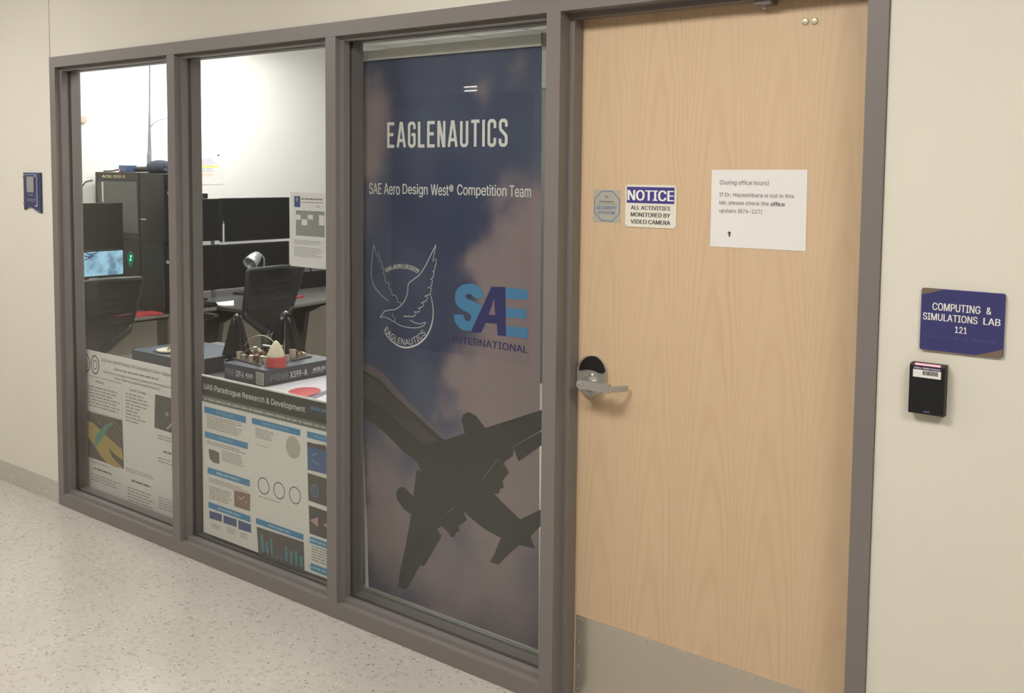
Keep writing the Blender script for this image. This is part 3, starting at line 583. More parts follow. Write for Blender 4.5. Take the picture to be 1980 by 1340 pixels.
# jet silhouette
MJ = mat('jet_dark', (66, 65, 60), .5, spec=.3)
MB().flat([(-1.0141,0.938),(-0.949,0.9301),(-0.89,0.9064),(-0.832,0.8626),(-0.7657,0.8209),(-0.6915,0.7815),(-0.637,0.75),(-0.61,0.7178),(-0.5878,0.715),(-0.4969,0.7536),(-0.5145,0.7965),(-0.5061,0.8174),(-0.4806,0.8311),(-0.4468,0.8235),(-0.4048,0.7871),(-0.1597,0.889),(-0.1587,0.823),(-0.279,0.7464),(-0.2825,0.7143),(-0.322,0.6817),(-0.2976,0.6546),(-0.3253,0.6206),(-0.3209,0.596),(-0.337,0.5895),(-0.3433,0.5703),(-0.3637,0.568),(-0.3366,0.5512),(-0.296,0.528),(-0.2481,0.5036),(-0.1622,0.557),(-0.1628,0.5009),(-0.2044,0.455),(-0.1861,0.4186),(-0.2508,0.4143),(-0.294,0.3751),(-0.342,0.3246),(-0.379,0.325),(-0.3588,0.3593),(-0.3309,0.4209),(-0.401,0.4337),(-0.4601,0.4563),(-0.503,0.4778),(-0.4856,0.4473),(-0.5242,0.4187),(-0.5179,0.4002),(-0.5327,0.3954),(-0.543,0.3723),(-0.5588,0.3706),(-0.5721,0.3843),(-0.6033,0.3993),(-0.6256,0.3834),(-0.6031,0.3636),(-0.6794,0.2463),(-0.6932,0.2291),(-0.7071,0.2324),(-0.7771,0.1202),(-0.8203,0.1193),(-0.8108,0.1852),(-0.7825,0.2833),(-0.7546,0.4078),(-0.7925,0.4203),(-0.8261,0.4479),(-0.8329,0.4744),(-0.8166,0.4952),(-0.7928,0.5035),(-0.7455,0.4787),(-0.7273,0.5783),(-0.7088,0.5819),(-0.7228,0.6065),(-0.8027,0.6399),(-0.8994,0.6926),(-1.0142,0.7339)], 'y', YP-.0003).flat([(-0.2829,0.7426),(-0.1586,0.8199),(-0.1579,0.774),(-0.2586,0.6986)], 'y', YP-.0004).build('jet_silhouette', MJ, bn)
MB().flat([(-1.0141,0.938),(-0.949,0.9301),(-0.89,0.9064),(-0.832,0.8626),(-0.7657,0.8209),(-0.6915,0.7815),(-0.637,0.75),(-0.6118,0.7209),(-0.6731,0.7508),(-0.7562,0.7917),(-0.8511,0.8426),(-0.9193,0.8851),(-1.0141,0.9112)], 'y', YP-.0007).build('jet_nose_sheen', mat('jet_mauve', (108, 95, 97), .5), bn)
MB().flat([(-1.0141,0.9006),(-0.9291,0.8733),(-0.8415,0.8268),(-0.7468,0.7761),(-0.673,0.7306),(-0.6188,0.7063),(-0.691,0.6803),(-0.803,0.7294),(-0.8995,0.7834),(-1.0142,0.8085)], 'y', YP-.0006).build('jet_belly', mat('jet_brown', (74, 69, 66), .5), bn)
ln = MB()
for P in ([(-0.2586,0.6986),(-0.2844,0.7423),(-0.1677,0.8172)], [(-0.4153,0.606),(-0.3464,0.6912),(-0.2976,0.6546)], [(-0.5815,0.4526),(-0.5421,0.4812)]): ln.ribbon(P, .0016, 'y', YP-.0007)
ln.build('flap_outline', mat('jet_line', (140, 128, 122), .5), bn)

# ------------------------------------------------------------ research posters hung inside the frame
YQ = .1290; YT = YQ-.0006
p1 = thing('research_poster', (-2.6, YQ, .05), 'white research poster about an aircraft competition, in the pane farthest from the door', 'poster')
T1 = [(-2.9667,0.7613),(-2.2309,0.7624)]
MB().box(-3.05, -2.07, YQ, YQ+.0015, .03, T1[1][1]).build('sheet', mat('poster_white', (224, 219, 212), .5), p1)
k1 = MB(); g1 = MB()
text(k1, 'SAE Aero West® Heavy Lift Competition Team – Eaglenautics', (-2.8344,-2.1677,0.7172,0.7369), 'y', YT, .003)
text(k1, 'Department of Aerospace Engineering, Department of Mechanical Engineering', (-2.816,-2.169,0.6633,0.6782), 'y', YT)
text(k1, 'Embry-Riddle Aeronautical University, Prescott, AZ', (-2.7115,-2.3257,0.6425,0.659), 'y', YT)
words(g1, (-2.7192,-2.3413,0.6895,0.7023), 1, 'y', YT, .7, 0)
text(k1, 'Abstract', (-2.8899,-2.8129,0.6073,0.6208), 'y', YT, .015)
text(k1, 'Current Structure', (-2.5876,-2.4462,0.6088,0.622), 'y', YT, .015)
words(g1, (-2.9584,-2.6704,0.4793,0.5905), 7, 'y', YT, .45)
words(g1, (-2.6222,-2.4169,0.4551,0.6004), 9, 'y', YT, .45, .5)
words(g1, (-2.9444,-2.7389,0.1963,0.2102), 1, 'y', YT, .4)
words(g1, (-2.9476,-2.6666,0.1056,0.1477), 3, 'y', YT, .4)
words(g1, (-2.6334,-2.3793,0.2132,0.2351), 2, 'y', YT, .4)
words(g1, (-2.6188,-2.3767,0.0717,0.1462), 5, 'y', YT, .4)
words(g1, (-2.3567,-2.2034,0.091,0.1513), 5, 'y', YT, .4)
words(g1, (-2.357,-2.1962,0.4158,0.4426), 2, 'y', YT, .4)
words(g1, (-2.3542,-2.1986,0.3083,0.3375), 2, 'y', YT, .4)
for bb in ((-2.9192,-2.7524,0.1668,0.179), (-2.5831,-2.4209,0.1719,0.1849), (-2.3109,-2.1976,0.3607,0.3728)): words(k1, bb, 1, 'y', YT, .7, 0)
x0, x1, z0, z1 = (-2.9974,-2.6543,0.458,0.6345)
k1.ribbon([(x0, z0), (x1, z0), (x1, z1), (x0, z1)], .0025, 'y', YT, True)
x0, x1, z0, z1 = (-2.5633,-2.4106,0.248,0.428)
k1.build('lettering', mat('poster_ink', (120, 112, 108), .7), p1); g1.build('small_print', mat('poster_grey', (164, 156, 150), .7), p1)
lg = MB()
for c_ in [(-2.8921,0.695),(-2.9784,0.6936)]:
    lg.ribbon(ellipse(c_[0], c_[1], .036, .044, 30), .009, 'y', YT, True); lg.ribbon(ellipse(c_[0], c_[1], .018, .022, 10), .006, 'y', YT, True)
lg.build('round_emblem', mat('poster_ink2', (120, 112, 106), .7), p1)
def quad(P): return P
ph = MB().flat([(-2.3704,0.6241),(-2.1594,0.624),(-2.1631,0.4629),(-2.3815,0.4664)], 'y', YT).build('dark_photo', mat('photo_slate', (84, 84, 80), .5), p1)
MB().flat([(-2.2875,0.5559),(-2.259,0.5475),(-2.2843,0.5307)], 'y', YT-.0003).flat([(-2.2884,0.477),(-2.2406,0.5137),(-2.2382,0.4981),(-2.2719,0.4733)], 'y', YT-.0003).build('photo_marks', mat('photo_pale', (150, 160, 156), .5), ph)
ph = MB().flat([(-3.0011,0.4521),(-2.6532,0.4552),(-2.6467,0.2204),(-3.0101,0.2208)], 'y', YT).build('aircraft_photo', mat('photo_straw', (86, 78, 68), .6), p1)
MB().flat([(-3.0029,0.4042),(-2.9173,0.4005),(-2.7967,0.3547),(-2.6609,0.3135),(-2.6491,0.2614),(-2.7116,0.2737),(-2.7859,0.3015),(-2.7495,0.2599),(-2.6515,0.2236),(-2.7135,0.2152),(-2.795,0.2204),(-2.858,0.2469),(-2.9085,0.2867),(-3.0054,0.3403)], 'y', YT-.0003).build('photo_wings', mat('photo_yellow', (176, 152, 84), .6), ph)
MB().flat([(-2.9185,0.2814),(-2.8932,0.3487),(-2.8075,0.408),(-2.7309,0.4393),(-2.7441,0.4184),(-2.7956,0.3859),(-2.8421,0.3331),(-2.9022,0.2808)], 'y', YT-.0005).build('photo_fuselage', mat('photo_teal', (88, 142, 120), .6), ph)
sw_ = MB()
for P in ([(-2.8897,0.4433),(-2.7654,0.3463)], [(-2.8509,0.4442),(-2.7096,0.3321)], [(-2.8124,0.4486),(-2.6666,0.3261)], [(-2.7745,0.4477),(-2.6592,0.3647)], [(-2.7306,0.4496),(-2.6581,0.3987)], [(-2.9352,0.4466),(-2.8524,0.4041)]): sw_.ribbon(P, .005, 'y', YT-.0002)
sw_.build('photo_stalks', mat('photo_straw2', (130, 114, 98), .6), ph)

YH = .0680; YG = YH-.0006
p2 = thing('research_poster', (-1.55, YH, .05), 'research poster with a black title band and blue headings, in the middle pane', 'poster')
T2 = [(-1.9163,0.7737),(-1.1113,0.7826)]
z_t = T2[1][1]
MB().box(-1.918, -1.062, YH, YH+.001, .097, z_t).build('sheet', mat('poster_cream', (224, 220, 210), .5), p2)
MB().prism([(YH-.0006, z_t-.002), (YH+.003, z_t-.002), (YH+.006, z_t+.003), (YH-.0006, z_t+.004)], 'x', -1.917, -1.063).build('rolled_top_edge', M_WHITE, p2)
b1 = (-1.9137,-1.1129,0.698,0.7789)
MB().rect((-1.917, -1.063, b1[2], z_t-.004), 'y', YG).build('title_band', mat('band_black', (62, 60, 56), .45), p2)
b2 = (-1.9146,-1.1132,0.67,0.698)
MB().rect((-1.917, -1.063, b2[2], b2[3]), 'y', YG).build('author_band', mat('band_green', (108, 112, 102), .5), p2)
tm = MB(); text(tm, 'UAS Paradrogue Research & Development', (-1.9036,-1.2444,0.7188,0.7488), 'y', YG-.0003, 0); tm.build('title_lettering', M_WHITE, p2)
tm = MB(); words(tm, (-1.90, -1.09, b2[2]+.006, b2[3]-.006), 1, 'y', YG-.0003, .55, 0); tm.build('author_print', mat('pale_print', (176, 172, 160), .6), p2)
tm = MB(); words(tm, (-1.2127,-1.1151,0.7414,0.7564), 1, 'y', YG-.0003, .9, 0); tm.build('blue_print', mat('print_blue', (82, 112, 136), .6), p2)
HB = mat('heading_blue', (72, 136, 176), .5); HN = mat('box_blue', (74, 90, 130), .5)
bars = ([(-1.9013,0.6496),(-1.614,0.6507),(-1.6144,0.6227),(-1.9019,0.6218)], [(-1.8996,0.5412),(-1.6028,0.5435),(-1.6021,0.5179),(-1.8985,0.5135)], [(-1.8826,0.3872),(-1.5922,0.3916),(-1.5925,0.3632),(-1.882,0.3611)], [(-1.88,0.2369),(-1.5907,0.2401),(-1.5895,0.2128),(-1.8782,0.2119)], [(-1.575,0.6489),(-1.2725,0.6561),(-1.2727,0.6302),(-1.5753,0.6249)], [(-1.5547,0.2384),(-1.2562,0.2417),(-1.2573,0.2189),(-1.5525,0.2137)], [(-1.2336,0.655),(-1.0721,0.6531),(-1.0722,0.6259),(-1.2324,0.6325)], [(-1.2195,0.2419),(-1.0736,0.2408),(-1.0736,0.2152),(-1.2183,0.2158)], [(-1.2166,0.1373),(-1.0739,0.1355),(-1.074,0.1054),(-1.2145,0.1117)])
hd = MB(); pr_ = MB()
for i, P in enumerate(bars):
    x0, x1, z0, z1 = (P[0][0]+P[3][0])/2, (P[1][0]+P[2][0])/2, (P[2][1]+P[3][1])/2, (P[0][1]+P[1][1])/2
    MB().rect((x0, x1, z0, z1), 'y', YG).build('heading_bar', HB, p2)
    h = z1-z0; xm = (x0+x1)/2; s_ = {0: 'Background', 1: 'Objective', 4: 'Paradrogue Models', 5: None, 6: 'Analysis'}.get(i)
    if s_: wd = len(s_)*h*.2; text(pr_, s_, (xm-wd, xm+wd, z0+h*.25, z1-h*.25), 'y', YG-.0003)
    else: words(pr_, (xm-h*3, min(xm+h*3, x1-.005), z0+h*.28, z1-h*.28), 1, 'y', YG-.0003, .8, 0)
pr_.build('heading_lettering', mat('pale_blue_print', (150, 186, 206), .6), p2)
for P in ([(-1.874,0.201),(-1.7854,0.2037),(-1.7859,0.1708),(-1.8719,0.1677)], [(-1.773,0.2031),(-1.6827,0.2039),(-1.6832,0.1719),(-1.7736,0.1696)], [(-1.6722,0.205),(-1.5871,0.2036),(-1.585,0.17),(-1.6702,0.1667)]): MB().flat(P, 'y', YG).build('blue_box', HN, p2)
g = MB()
for bb, n_ in (((-1.8838,-1.629,0.558,0.6173), 7), ((-1.8861,-1.6085,0.4889,0.5071), 2), ((-1.778,-1.6244,0.434,0.4824), 6), ((-1.8757,-1.6005,0.3261,0.3483), 3), ((-1.8724,-1.7143,0.2543,0.3123), 6), ((-1.5524,-1.4334,0.5741,0.6146), 5), ((-1.5472,-1.4655,0.543,0.5493), 1), ((-1.5361,-1.3735,0.3315,0.3391), 1), ((-1.2084,-1.0738,0.1474,0.2117), 6), ((-1.8586,-1.7875,0.1298,0.1518), 3), ((-1.7498,-1.6862,0.1341,0.1591), 3), ((-1.6574,-1.6032,0.1353,0.1593), 3)):
    words(g, bb, n_, 'y', YG, .4)
g.build('small_print', mat('cream_grey', (152, 146, 134), .7), p2)
rg = MB()
for P in ([(-1.5029,0.3833),(-1.5378,0.3762),(-1.5033,0.3504)], [(-1.4042,0.3841),(-1.4381,0.3771),(-1.4045,0.3517)], [(-1.307,0.3849),(-1.34,0.378),(-1.3073,0.3517)]):
    rg.ribbon(ellipse(P[0][0], P[0][1], abs(P[1][0]-P[0][0]), abs(P[2][1]-P[0][1]), 36), .0042, 'y', YG, True)
rg.build('ring_drawings', mat('ring_grey', (104, 98, 90), .6), p2)
c_ = [(-1.3171,0.575),(-1.273,0.5828),(-1.3175,0.5303)]
MB().flat(ellipse(c_[0][0], c_[0][1], c_[1][0]-c_[0][0], c_[0][1]-c_[2][1]), 'y', YG).build('capsule_drawing', mat('capsule_grey', (182, 176, 162), .6), p2)
MB().flat([(-1.8744,0.4692),(-1.8305,0.4704),(-1.7991,0.4661),(-1.7978,0.4183),(-1.8424,0.4165),(-1.8669,0.4287)], 'y', YG).build('grey_photo', mat('photo_grey', (112, 108, 102), .6), p2)
ph = MB().flat([(-1.6981,0.3254),(-1.5894,0.3315),(-1.593,0.259),(-1.6976,0.2575)], 'y', YG).build('brown_photo', mat('photo_brown', (140, 114, 100), .6), p2)
MB().ribbon([(-1.6707,0.3068),(-1.6552,0.2951),(-1.6317,0.3107)], .004, 'y', YG-.0003).ribbon([(-1.6216,0.295),(-1.6156,0.2865)], .004, 'y', YG-.0003).build('photo_marks', mat('photo_cream', (214, 200, 186), .6), ph)
ph = MB().flat([(-1.5491,0.2042),(-1.255,0.2096),(-1.2513,0.0883),(-1.538,0.0857)], 'y', YG).build('bar_chart', mat('chart_dark', (90, 84, 78), .5), p2)
bc = MB()
for P in ([(-1.5267,0.1819),(-1.5092,0.1828),(-1.5002,0.1063),(-1.5152,0.1058)], [(-1.4922,0.1547),(-1.4798,0.1554),(-1.4729,0.1082),(-1.4853,0.1074)], [(-1.4648,0.1772),(-1.4501,0.1775),(-1.4435,0.1042),(-1.4558,0.1038)], [(-1.3704,0.1648),(-1.3551,0.1654),(-1.3542,0.1075),(-1.3685,0.107)], [(-1.3396,0.1535),(-1.323,0.1544),(-1.3235,0.1026),(-1.3377,0.1016)], [(-1.3089,0.1625),(-1.2925,0.1634),(-1.293,0.1041),(-1.307,0.1037)], [(-1.2786,0.1512),(-1.2624,0.1521),(-1.2627,0.1056),(-1.2766,0.1051)], [(-1.4239,0.1154),(-1.4142,0.1163),(-1.4143,0.1035),(-1.4226,0.1031)], [(-1.3972,0.1188),(-1.3876,0.1196),(-1.3863,0.101),(-1.395,0.1004)]): bc.flat(P, 'y', YG-.0003)
bc.build('chart_bars', mat('chart_teal', (84, 140, 150), .6), ph)
ph = MB().flat([(-1.2326,0.6128),(-1.0722,0.6097),(-1.0339,0.5076),(-1.2301,0.5024)], 'y', YG).build('blue_photo', mat('photo_blue', (76, 100, 142), .5), p2)
MB().ribbon([(-1.2071,0.5628),(-1.1868,0.5695),(-1.1711,0.5784)], .003, 'y', YG-.0003).ribbon([(-1.2094,0.5473),(-1.187,0.5409),(-1.1647,0.5345)], .003, 'y', YG-.0003).build('photo_marks', mat('photo_sky', (140, 170, 200), .6), ph)
MB().flat([(-1.2308,0.61),(-1.1244,0.6167),(-1.1245,0.5973),(-1.2309,0.5934)], 'y', YG-.0003).build('photo_header', mat('photo_maroon', (92, 76, 74), .6), ph)
ph = MB().flat([(-1.2302,0.4902),(-1.0727,0.4881),(-1.0731,0.3794),(-1.2264,0.3821)], 'y', YG).build('ring_photo', mat('photo_dark', (88, 82, 76), .5), p2)
rr_ = MB()
for P in ([(-1.1876,0.4279),(-1.099,0.4327)]):
    rr_.ribbon(ellipse(P[0], P[1], .020, .022), .008, 'y', YG-.0003, True); rr_.ribbon(ellipse(P[0], P[1], .008, .009), .006, 'y', YG-.0003, True)
rr_.build('photo_rings', mat('photo_steel', (96, 118, 142), .6), ph)
ph = MB().flat([(-1.2251,0.3637),(-1.0731,0.3605),(-1.0735,0.2513),(-1.2204,0.2531)], 'y', YG).build('triangle_photo', _m['photo_dark'], p2)
MB().flat([(-1.2178,0.3067),(-1.1703,0.3285),(-1.1705,0.2881)], 'y', YG-.0003).flat([(-1.1436,0.3057),(-1.095,0.3257),(-1.0952,0.2897)], 'y', YG-.0003).build('photo_triangles', mat('photo_pink', (190, 142, 146), .6), ph)

# schedule sheet taped to the glass
RS = [(-1.3246,1.5742),(-1.324,1.2884)]
sc = thing('schedule_sheet', (-1.2, .0662, RS[1][1]), 'letter-size schedule sheet with a small blue portrait taped high in the middle pane', 'sheet')
a0 = RS[0][0]; z1_ = RS[0][1]; z0_ = RS[1][1]
MB().box(a0, a0+.216, .0662, .0668, z0_, z1_).build('page', M_PAPER, sc)
YS = .06565+.0003
MB().rect((-1.2997,-1.2643,1.5168,1.5589), 'y', YS).build('portrait', mat('portrait_blue', (62, 86, 140), .5), sc)
MB().rect((-1.2881,-1.2793,1.5392,1.5545), 'y', YS-.0001).build('portrait_head', mat('portrait_skin', (176, 160, 150), .5), sc)
MB().rect((-1.291,-1.1254,1.4079,1.5045), 'y', YS).build('schedule_table', mat('table_grey', (152, 150, 144), .5), sc)
cl = MB()
for P in ((-1.2908,-1.2628,1.4689,1.4882), (-1.2572,-1.2248,1.4491,1.4714), (-1.2212,-1.1913,1.4726,1.489), (-1.157,-1.1264,1.4522,1.4901)): cl.rect(P, 'y', YS-.0001)
cl.build('table_cells', M_PAPER, sc)
tm = MB(); words(tm, (-1.2587,-1.1374,1.5458,1.5522), 1, 'y', YS, .9, 0)
words(tm, (-1.2559,-1.134,1.5345,1.5383), 1, 'y', YS, .7, 0)
words(tm, (-1.1742,-1.1497,1.5191,1.5233), 1, 'y', YS, .6, 0)
words(tm, (-1.3025,-1.1374,1.3737,1.3924), 4, 'y', YS, .3)
words(tm, (-1.3028,-1.1367,1.3266,1.3654), 7, 'y', YS, .3)
tm.build('small_print', M_GREYINK, sc)

# ------------------------------------------------------------ lab: table by the window with boxes
ZT = .70
tb = thing('window_table', (-2.05, .55, 0), 'dark table inside the lab just behind the posters', 'table')
MB().box(-3.0, -1.15, .17, .92, ZT-.03, ZT).build('tabletop', mat('table_grey_top', (96, 98, 100), .5), tb, bevel=.003)
for x, y in ((-2.95, .22), (-1.2, .22), (-2.95, .87), (-1.2, .87)): MB().box(x-.02, x+.02, y-.02, y+.02, 0, ZT-.03).build('leg', M_DARKMETAL, tb)
def carton(pfx, P0, dx, dy, h, z, label):
    x1, y0 = P0; t = thing('motherboard_box' if pfx else 'parts_box', (x1-dx/2, y0+dy/2, z), label, 'box')
    bo = MB().box(x1-dx, x1, y0, y0+dy, z, z+h).build('carton', mat('carton_slate', (70, 70, 76), .45), t, bevel=.002)
    MB().box(x1-dx-.0005, x1+.0005, y0-.0005, y0+dy+.0005, z+h-.001, z+h+.0006).build('lid', mat('carton_lid', (104, 110, 122), .22), t)
    return t, x1, y0, z, h
PB = [(-1.8251,0.3302),(-2.2243,0.3604),(-1.8298,0.7141)]
t, x1, y0, z, h = carton(1, PB[0], .30, .40, .074, ZT, 'black motherboard carton with silver lettering on the window table')
za, zc = z+.020, z+.050
tm = MB(); text(tm, 'PRIME', (x1-.292, x1-.222, za, zc), 'y', y0-.0008, .015); text(tm, 'PRIME', (y0+.028, y0+.132, za, zc), 'x', x1+.0008, .015); tm.build('grey_lettering', mat('carton_grey', (128, 126, 124), .4), t)
tm = MB(); text(tm, 'X399-A', (x1-.213, x1-.155, za, zc), 'y', y0-.0008, .025); text(tm, 'X399-A', (y0+.137, y0+.236, za, zc), 'x', x1+.0008, .025)
text(tm, 'ASUS', (y0+.268, y0+.345, za+.012, zc-.002), 'x', x1+.0008, .035); text(tm, 'ASUS', (x1-.142, x1-.086, za+.010, zc-.004), 'y', y0-.0008, .035)
tm.ribbon([(y0+.264, za+.006), (y0+.335, za+.006)], .002, 'x', x1+.0008); tm.ribbon([(x1-.142, za+.005), (x1-.092, za+.005)], .002, 'y', y0-.0008); tm.build('silver_lettering', mat('carton_silver', (214, 212, 206), .4), t)
lb = MB().rect((x1-.066, x1-.010, z+.006, z+.062), 'y', y0-.0008).build('sticker', mat('sticker_pale', (196, 196, 184), .5), t)
tm = MB(); words(tm, (x1-.062, x1-.014, z+.010, z+.058), 7, 'y', y0-.0012, .5, .1); tm.build('sticker_print', M_GREYINK, lb)
PB2 = [(-2.2638,0.2369),(-2.7412,0.2736),(-2.4407,0.6264)]
t, x1b, y0b, zb, hb = carton(0, PB2[0], PB2[0][0]-PB2[1][0], .36, .074, ZT, 'dark box with a grey-blue lid near the first mullion on the window table')
MB().ribbon([(y0b+.205+.012*math.cos(a_/6), zb+.045+.012*math.sin(a_/6)) for a_ in range(4, 36, 3)], .006, 'x', x1b+.0008).build('curved_mark', M_WHITE, t)
# plate with small parts on the second box
q = [(-2.5748,0.3216)][0]
t = thing('parts_tray', (q[0], q[1], .7755), 'small pale tray of loose parts on the lid of the far box', 'tray')
MB().lathe((q[0]+.03, q[1], .7756), [(.04, 0), (.062, .004), (.065, .012), (.060, .013), (.055, .006)], seg=28).build('dish', mat('tray_cream', (198, 190, 170), .5), t, smooth=True)
MB().tube([(q[0]+.01, q[1], .785), (q[0]+.04, q[1]+.02, .80), (q[0]+.06, q[1]+.02, .786)], .004).tube([(q[0]+.04, q[1]-.02, .785), (q[0]+.045, q[1]+.0, .82)], .004).build('loose_parts', mat('part_brass', (150, 130, 90), .4, .5), t)
o = MB().tube([(q[0]-.02, q[1]-.06, .7785), (q[0]-.09, q[1]+.05, .7785)], .0025).build('pen', mat('pen_dark', (40, 42, 56), .4)); tag(o, 'thin dark pen lying on the grey-blue lid of the far box', 'pen')
# glossy magazine on the table beside the carton
MG = [(-1.5561,0.2514),(-1.1351,0.2636),(-1.5333,0.635),(-1.6879,0.396)]
o = thing('magazine', (-1.5, .5, ZT), 'glossy white and red magazine on the window table in front of the black carton', 'magazine')
xm = PB[0][0]+.004
MB().box(xm, -1.17, .20, .86, ZT, ZT+.004).build('cover', mat('gloss_white', (226, 222, 228), .2), o)
MB().flat(smooth([(-1.651,0.3175),(-1.6924,0.3795),(-1.6806,0.4333),(-1.635,0.459),(-1.5707,0.4301),(-1.5332,0.3663),(-1.527,0.3047)]), 'z', ZT+.0046).build('red_print', mat('gloss_red', (196, 70, 74), .25), o)
MB().flat([(-1.5196,0.2847),(-1.5712,0.4865),(-1.5231,0.4441),(-1.4502,0.2678)], 'z', ZT+.0046).build('grey_print', mat('gloss_grey', (120, 112, 130), .25), o)

# engine model on the carton: plate, cylinders, coils, wires
ZC = .7752
EP = [(-2.1638,0.4),(-1.9163,0.3724),(-2.0218,0.4918),(-1.9966,0.5679),(-1.9024,0.546),(-1.9294,0.6828),(-2.2136,0.6944)]
t = thing('demonstration_model', ((EP[0][0]+EP[2][0])/2, (EP[0][1]+EP[2][1])/2, ZC), 'metal circuit of coils and cylinders with two black glossy cones on the black carton', 'model')
MB().prism(EP, 'z', ZC, ZC+.006).build('base_plate', mat('plate_dark', (74, 68, 64), .3, .3), t, bevel=.001)
cop = mat('copper_brown', (120, 92, 70), .35, .6); brs = mat('pale_brass', (206, 194, 170), .3, .6)
for (px_, py_), rr, hh in zip([(-1.9118,0.409),(-2.1304,0.4218),(-1.9492,0.5844),(-1.915,0.5263),(-2.0512,0.6026)], (.014, .016, .016, .010, .010), (.036, .030, .040, .028, .026)):
    MB().lathe((px_, py_, ZC+.006), [(rr, 0), (rr, hh-.004), (rr*1.05, hh-.004), (rr*1.05, hh)], seg=18).build('cylinder', brs, t)
def arc(c, rx, rz, ry=0, n=14, a0=0, a1=math.pi): return [(c[0]+rx*math.cos(a0+(a1-a0)*i/n), c[1]+ry*math.cos(a0+(a1-a0)*i/n), c[2]+rz*math.sin(a0+(a1-a0)*i/n)) for i in range(n+1)]
cc = [(-2.1239,0.4637),(-2.1102,0.5125),(-2.0573,0.4339),(-2.0743,0.5448),(-2.1192,0.6167),(-2.0469,0.4787),(-1.9574,0.6498)]
MB().tube(arc((cc[0][0]+.03, cc[0][1]+.05, ZC+.006), .085, .10, .04), .0022, 6).build('wire', brs, t)
MB().tube(arc((cc[2][0], cc[2][1], ZC+.006), .045, .05, .02), .003, 6).build('wire', cop, t)
MB().tube(arc((cc[1][0], cc[1][1], ZC+.006), .05, .035, -.02), .003, 6).build('wire', brs, t)
for i in (2, 5, 3, 4):
    x, y = cc[i]
    for k_ in range(3): MB().tube(arc((x, y+.008*k_, ZC+.022), .014, .014, 0, 16, 0, 6.28), .003, 6).build('coil', cop, t)
MB().tube([(cc[3][0]-.07, cc[3][1]+.02, ZC+.045), (cc[3][0]+.03, cc[3][1]+.03, ZC+.045), (cc[3][0]+.05, cc[3][1]+.04, ZC+.055)], .006, 8).build('pipe', M_STEEL, t)
MB().tube([(cc[6][0]-.09, cc[6][1], ZC+.03), (cc[6][0], cc[6][1], ZC+.018)], .005, 8).build('pipe', cop, t)
for i_, (qx, qy) in enumerate([(-2.0837,0.4102),(-2.0167,0.4003),(-1.9769,0.4017),(-1.9888,0.4427),(-2.1885,0.5543),(-2.1557,0.5839),(-2.1947,0.5109),(-2.0062,0.4974)]):
    MB().lathe((qx, qy, ZC+.006), [(.009, 0), (.009, .016+.006*(i_ % 3)), (.012, .017+.006*(i_ % 3)), (.012, .023+.006*(i_ % 3)), (.004, .026+.006*(i_ % 3))], seg=12).build('fitting', (M_STEEL, brs, cop)[i_ % 3], t)
MB().lathe((cc[6][0]-.02, cc[6][1]+.01, ZC+.006), [(.02, 0), (.02, .012), (.012, .016)], seg=16).build('valve', brs, t)
c1 = [(-2.2129,0.465),(-2.0964,0.6637)]
tm_ = t
def cone(c, H, R, n):
    t = tm_
    prof = [(R*(1-tt)**.62*(1-.1*math.sin(tt*3))+.006, H*tt) for tt in [i/14 for i in range(14)]]+[(.010, H*.97), (.004, H)]
    cn = MB().lathe((c[0], c[1], ZC+.006), prof, seg=48, flute=.13, nf=n).build('fluted_cone', mat('smoked_black', (16, 16, 18), .12, alpha=.97), t, smooth=True)
    MB().tube(arc((c[0], c[1], ZC+H-.022), .012, .026), .004, 8).build('hook', M_STEEL, cn)
cone(c1[0], .195, .056, 6)
cone(c1[1], .20, .080, 8)
n_ = [(-1.8631,0.4199)][0]
t = thing('nose_cone', (n_[0], n_[1], ZC), 'small red and white nose cone standing on the front corner of the black carton', 'cone')
R = .047; H = .118
def pf(a): return R*max(0, 1-a**1.65)**.64
MB().lathe((n_[0], n_[1], ZC), [(R*.97, 0), (R, .004)]+[(pf(a/20)*1.0, H*a/20) for a in range(1, 9)], seg=36).build('red_base', mat('cone_red', (196, 84, 82), .35), t, smooth=True)
MB().lathe((n_[0], n_[1], ZC), [(pf(a/20), H*a/20) for a in range(8, 20)]+[(.004, H*.995)], seg=36).build('ivory_tip', mat('cone_ivory', (232, 222, 192), .35), t, smooth=True)

# ------------------------------------------------------------ lab: desks, computers
DT = mat('desk_grey', (88, 86, 84), .3); DE = mat('desk_edge', (132, 126, 120), .4)
def desk(poly, label, legs):
    xs = [p[0] for p in poly]; ys = [p[1] for p in poly]
    t = thing('desk', (sum(xs)/4, sum(ys)/4, 0), label, 'desk')
    tp = MB().prism(poly, 'z', .715, .74).build('desktop', DT, t, bevel=.002)
    (a, b), (c, d) = poly[1], poly[2]
    MB().prism([(a, b), (a+.004, b), (c+.004, d), (c, d)], 'z', .722, .741).build('edge_band', DE, tp)
    for y in legs:
        MB().prism([(-4.30, .0), (-4.20, .0), (-4.18, .30), (-4.12, .60), (-3.98, .66), (-3.84, .695), (-3.84, .7145), (-4.30, .7145)], 'x' if 0 else 'y', y-.02, y+.02).build('leg', mat('leg_charcoal', (58, 54, 50), .45), t, bevel=.003)
        MB().box(-4.65, -3.95, y-.03, y+.03, 0, .025).build('foot', M_DARKMETAL, t)
    MB().box(-4.66, -4.64, min(ys)+.03, max(ys)-.03, .06, .7145).build('modesty_panel', mat('taupe_panel', (240, 232, 220), .6), t)
    MB().box(-4.5, -4.46, min(ys)+.05, max(ys)-.05, .62, .7145).build('rail', M_DARKMETAL, t)
desk([(-4.76, .2), (-3.85, .2), (-3.98, 1.60), (-4.76, 1.60)], 'dark desk under the stacked towers, nearer the corridor glass', (.35, 1.5))
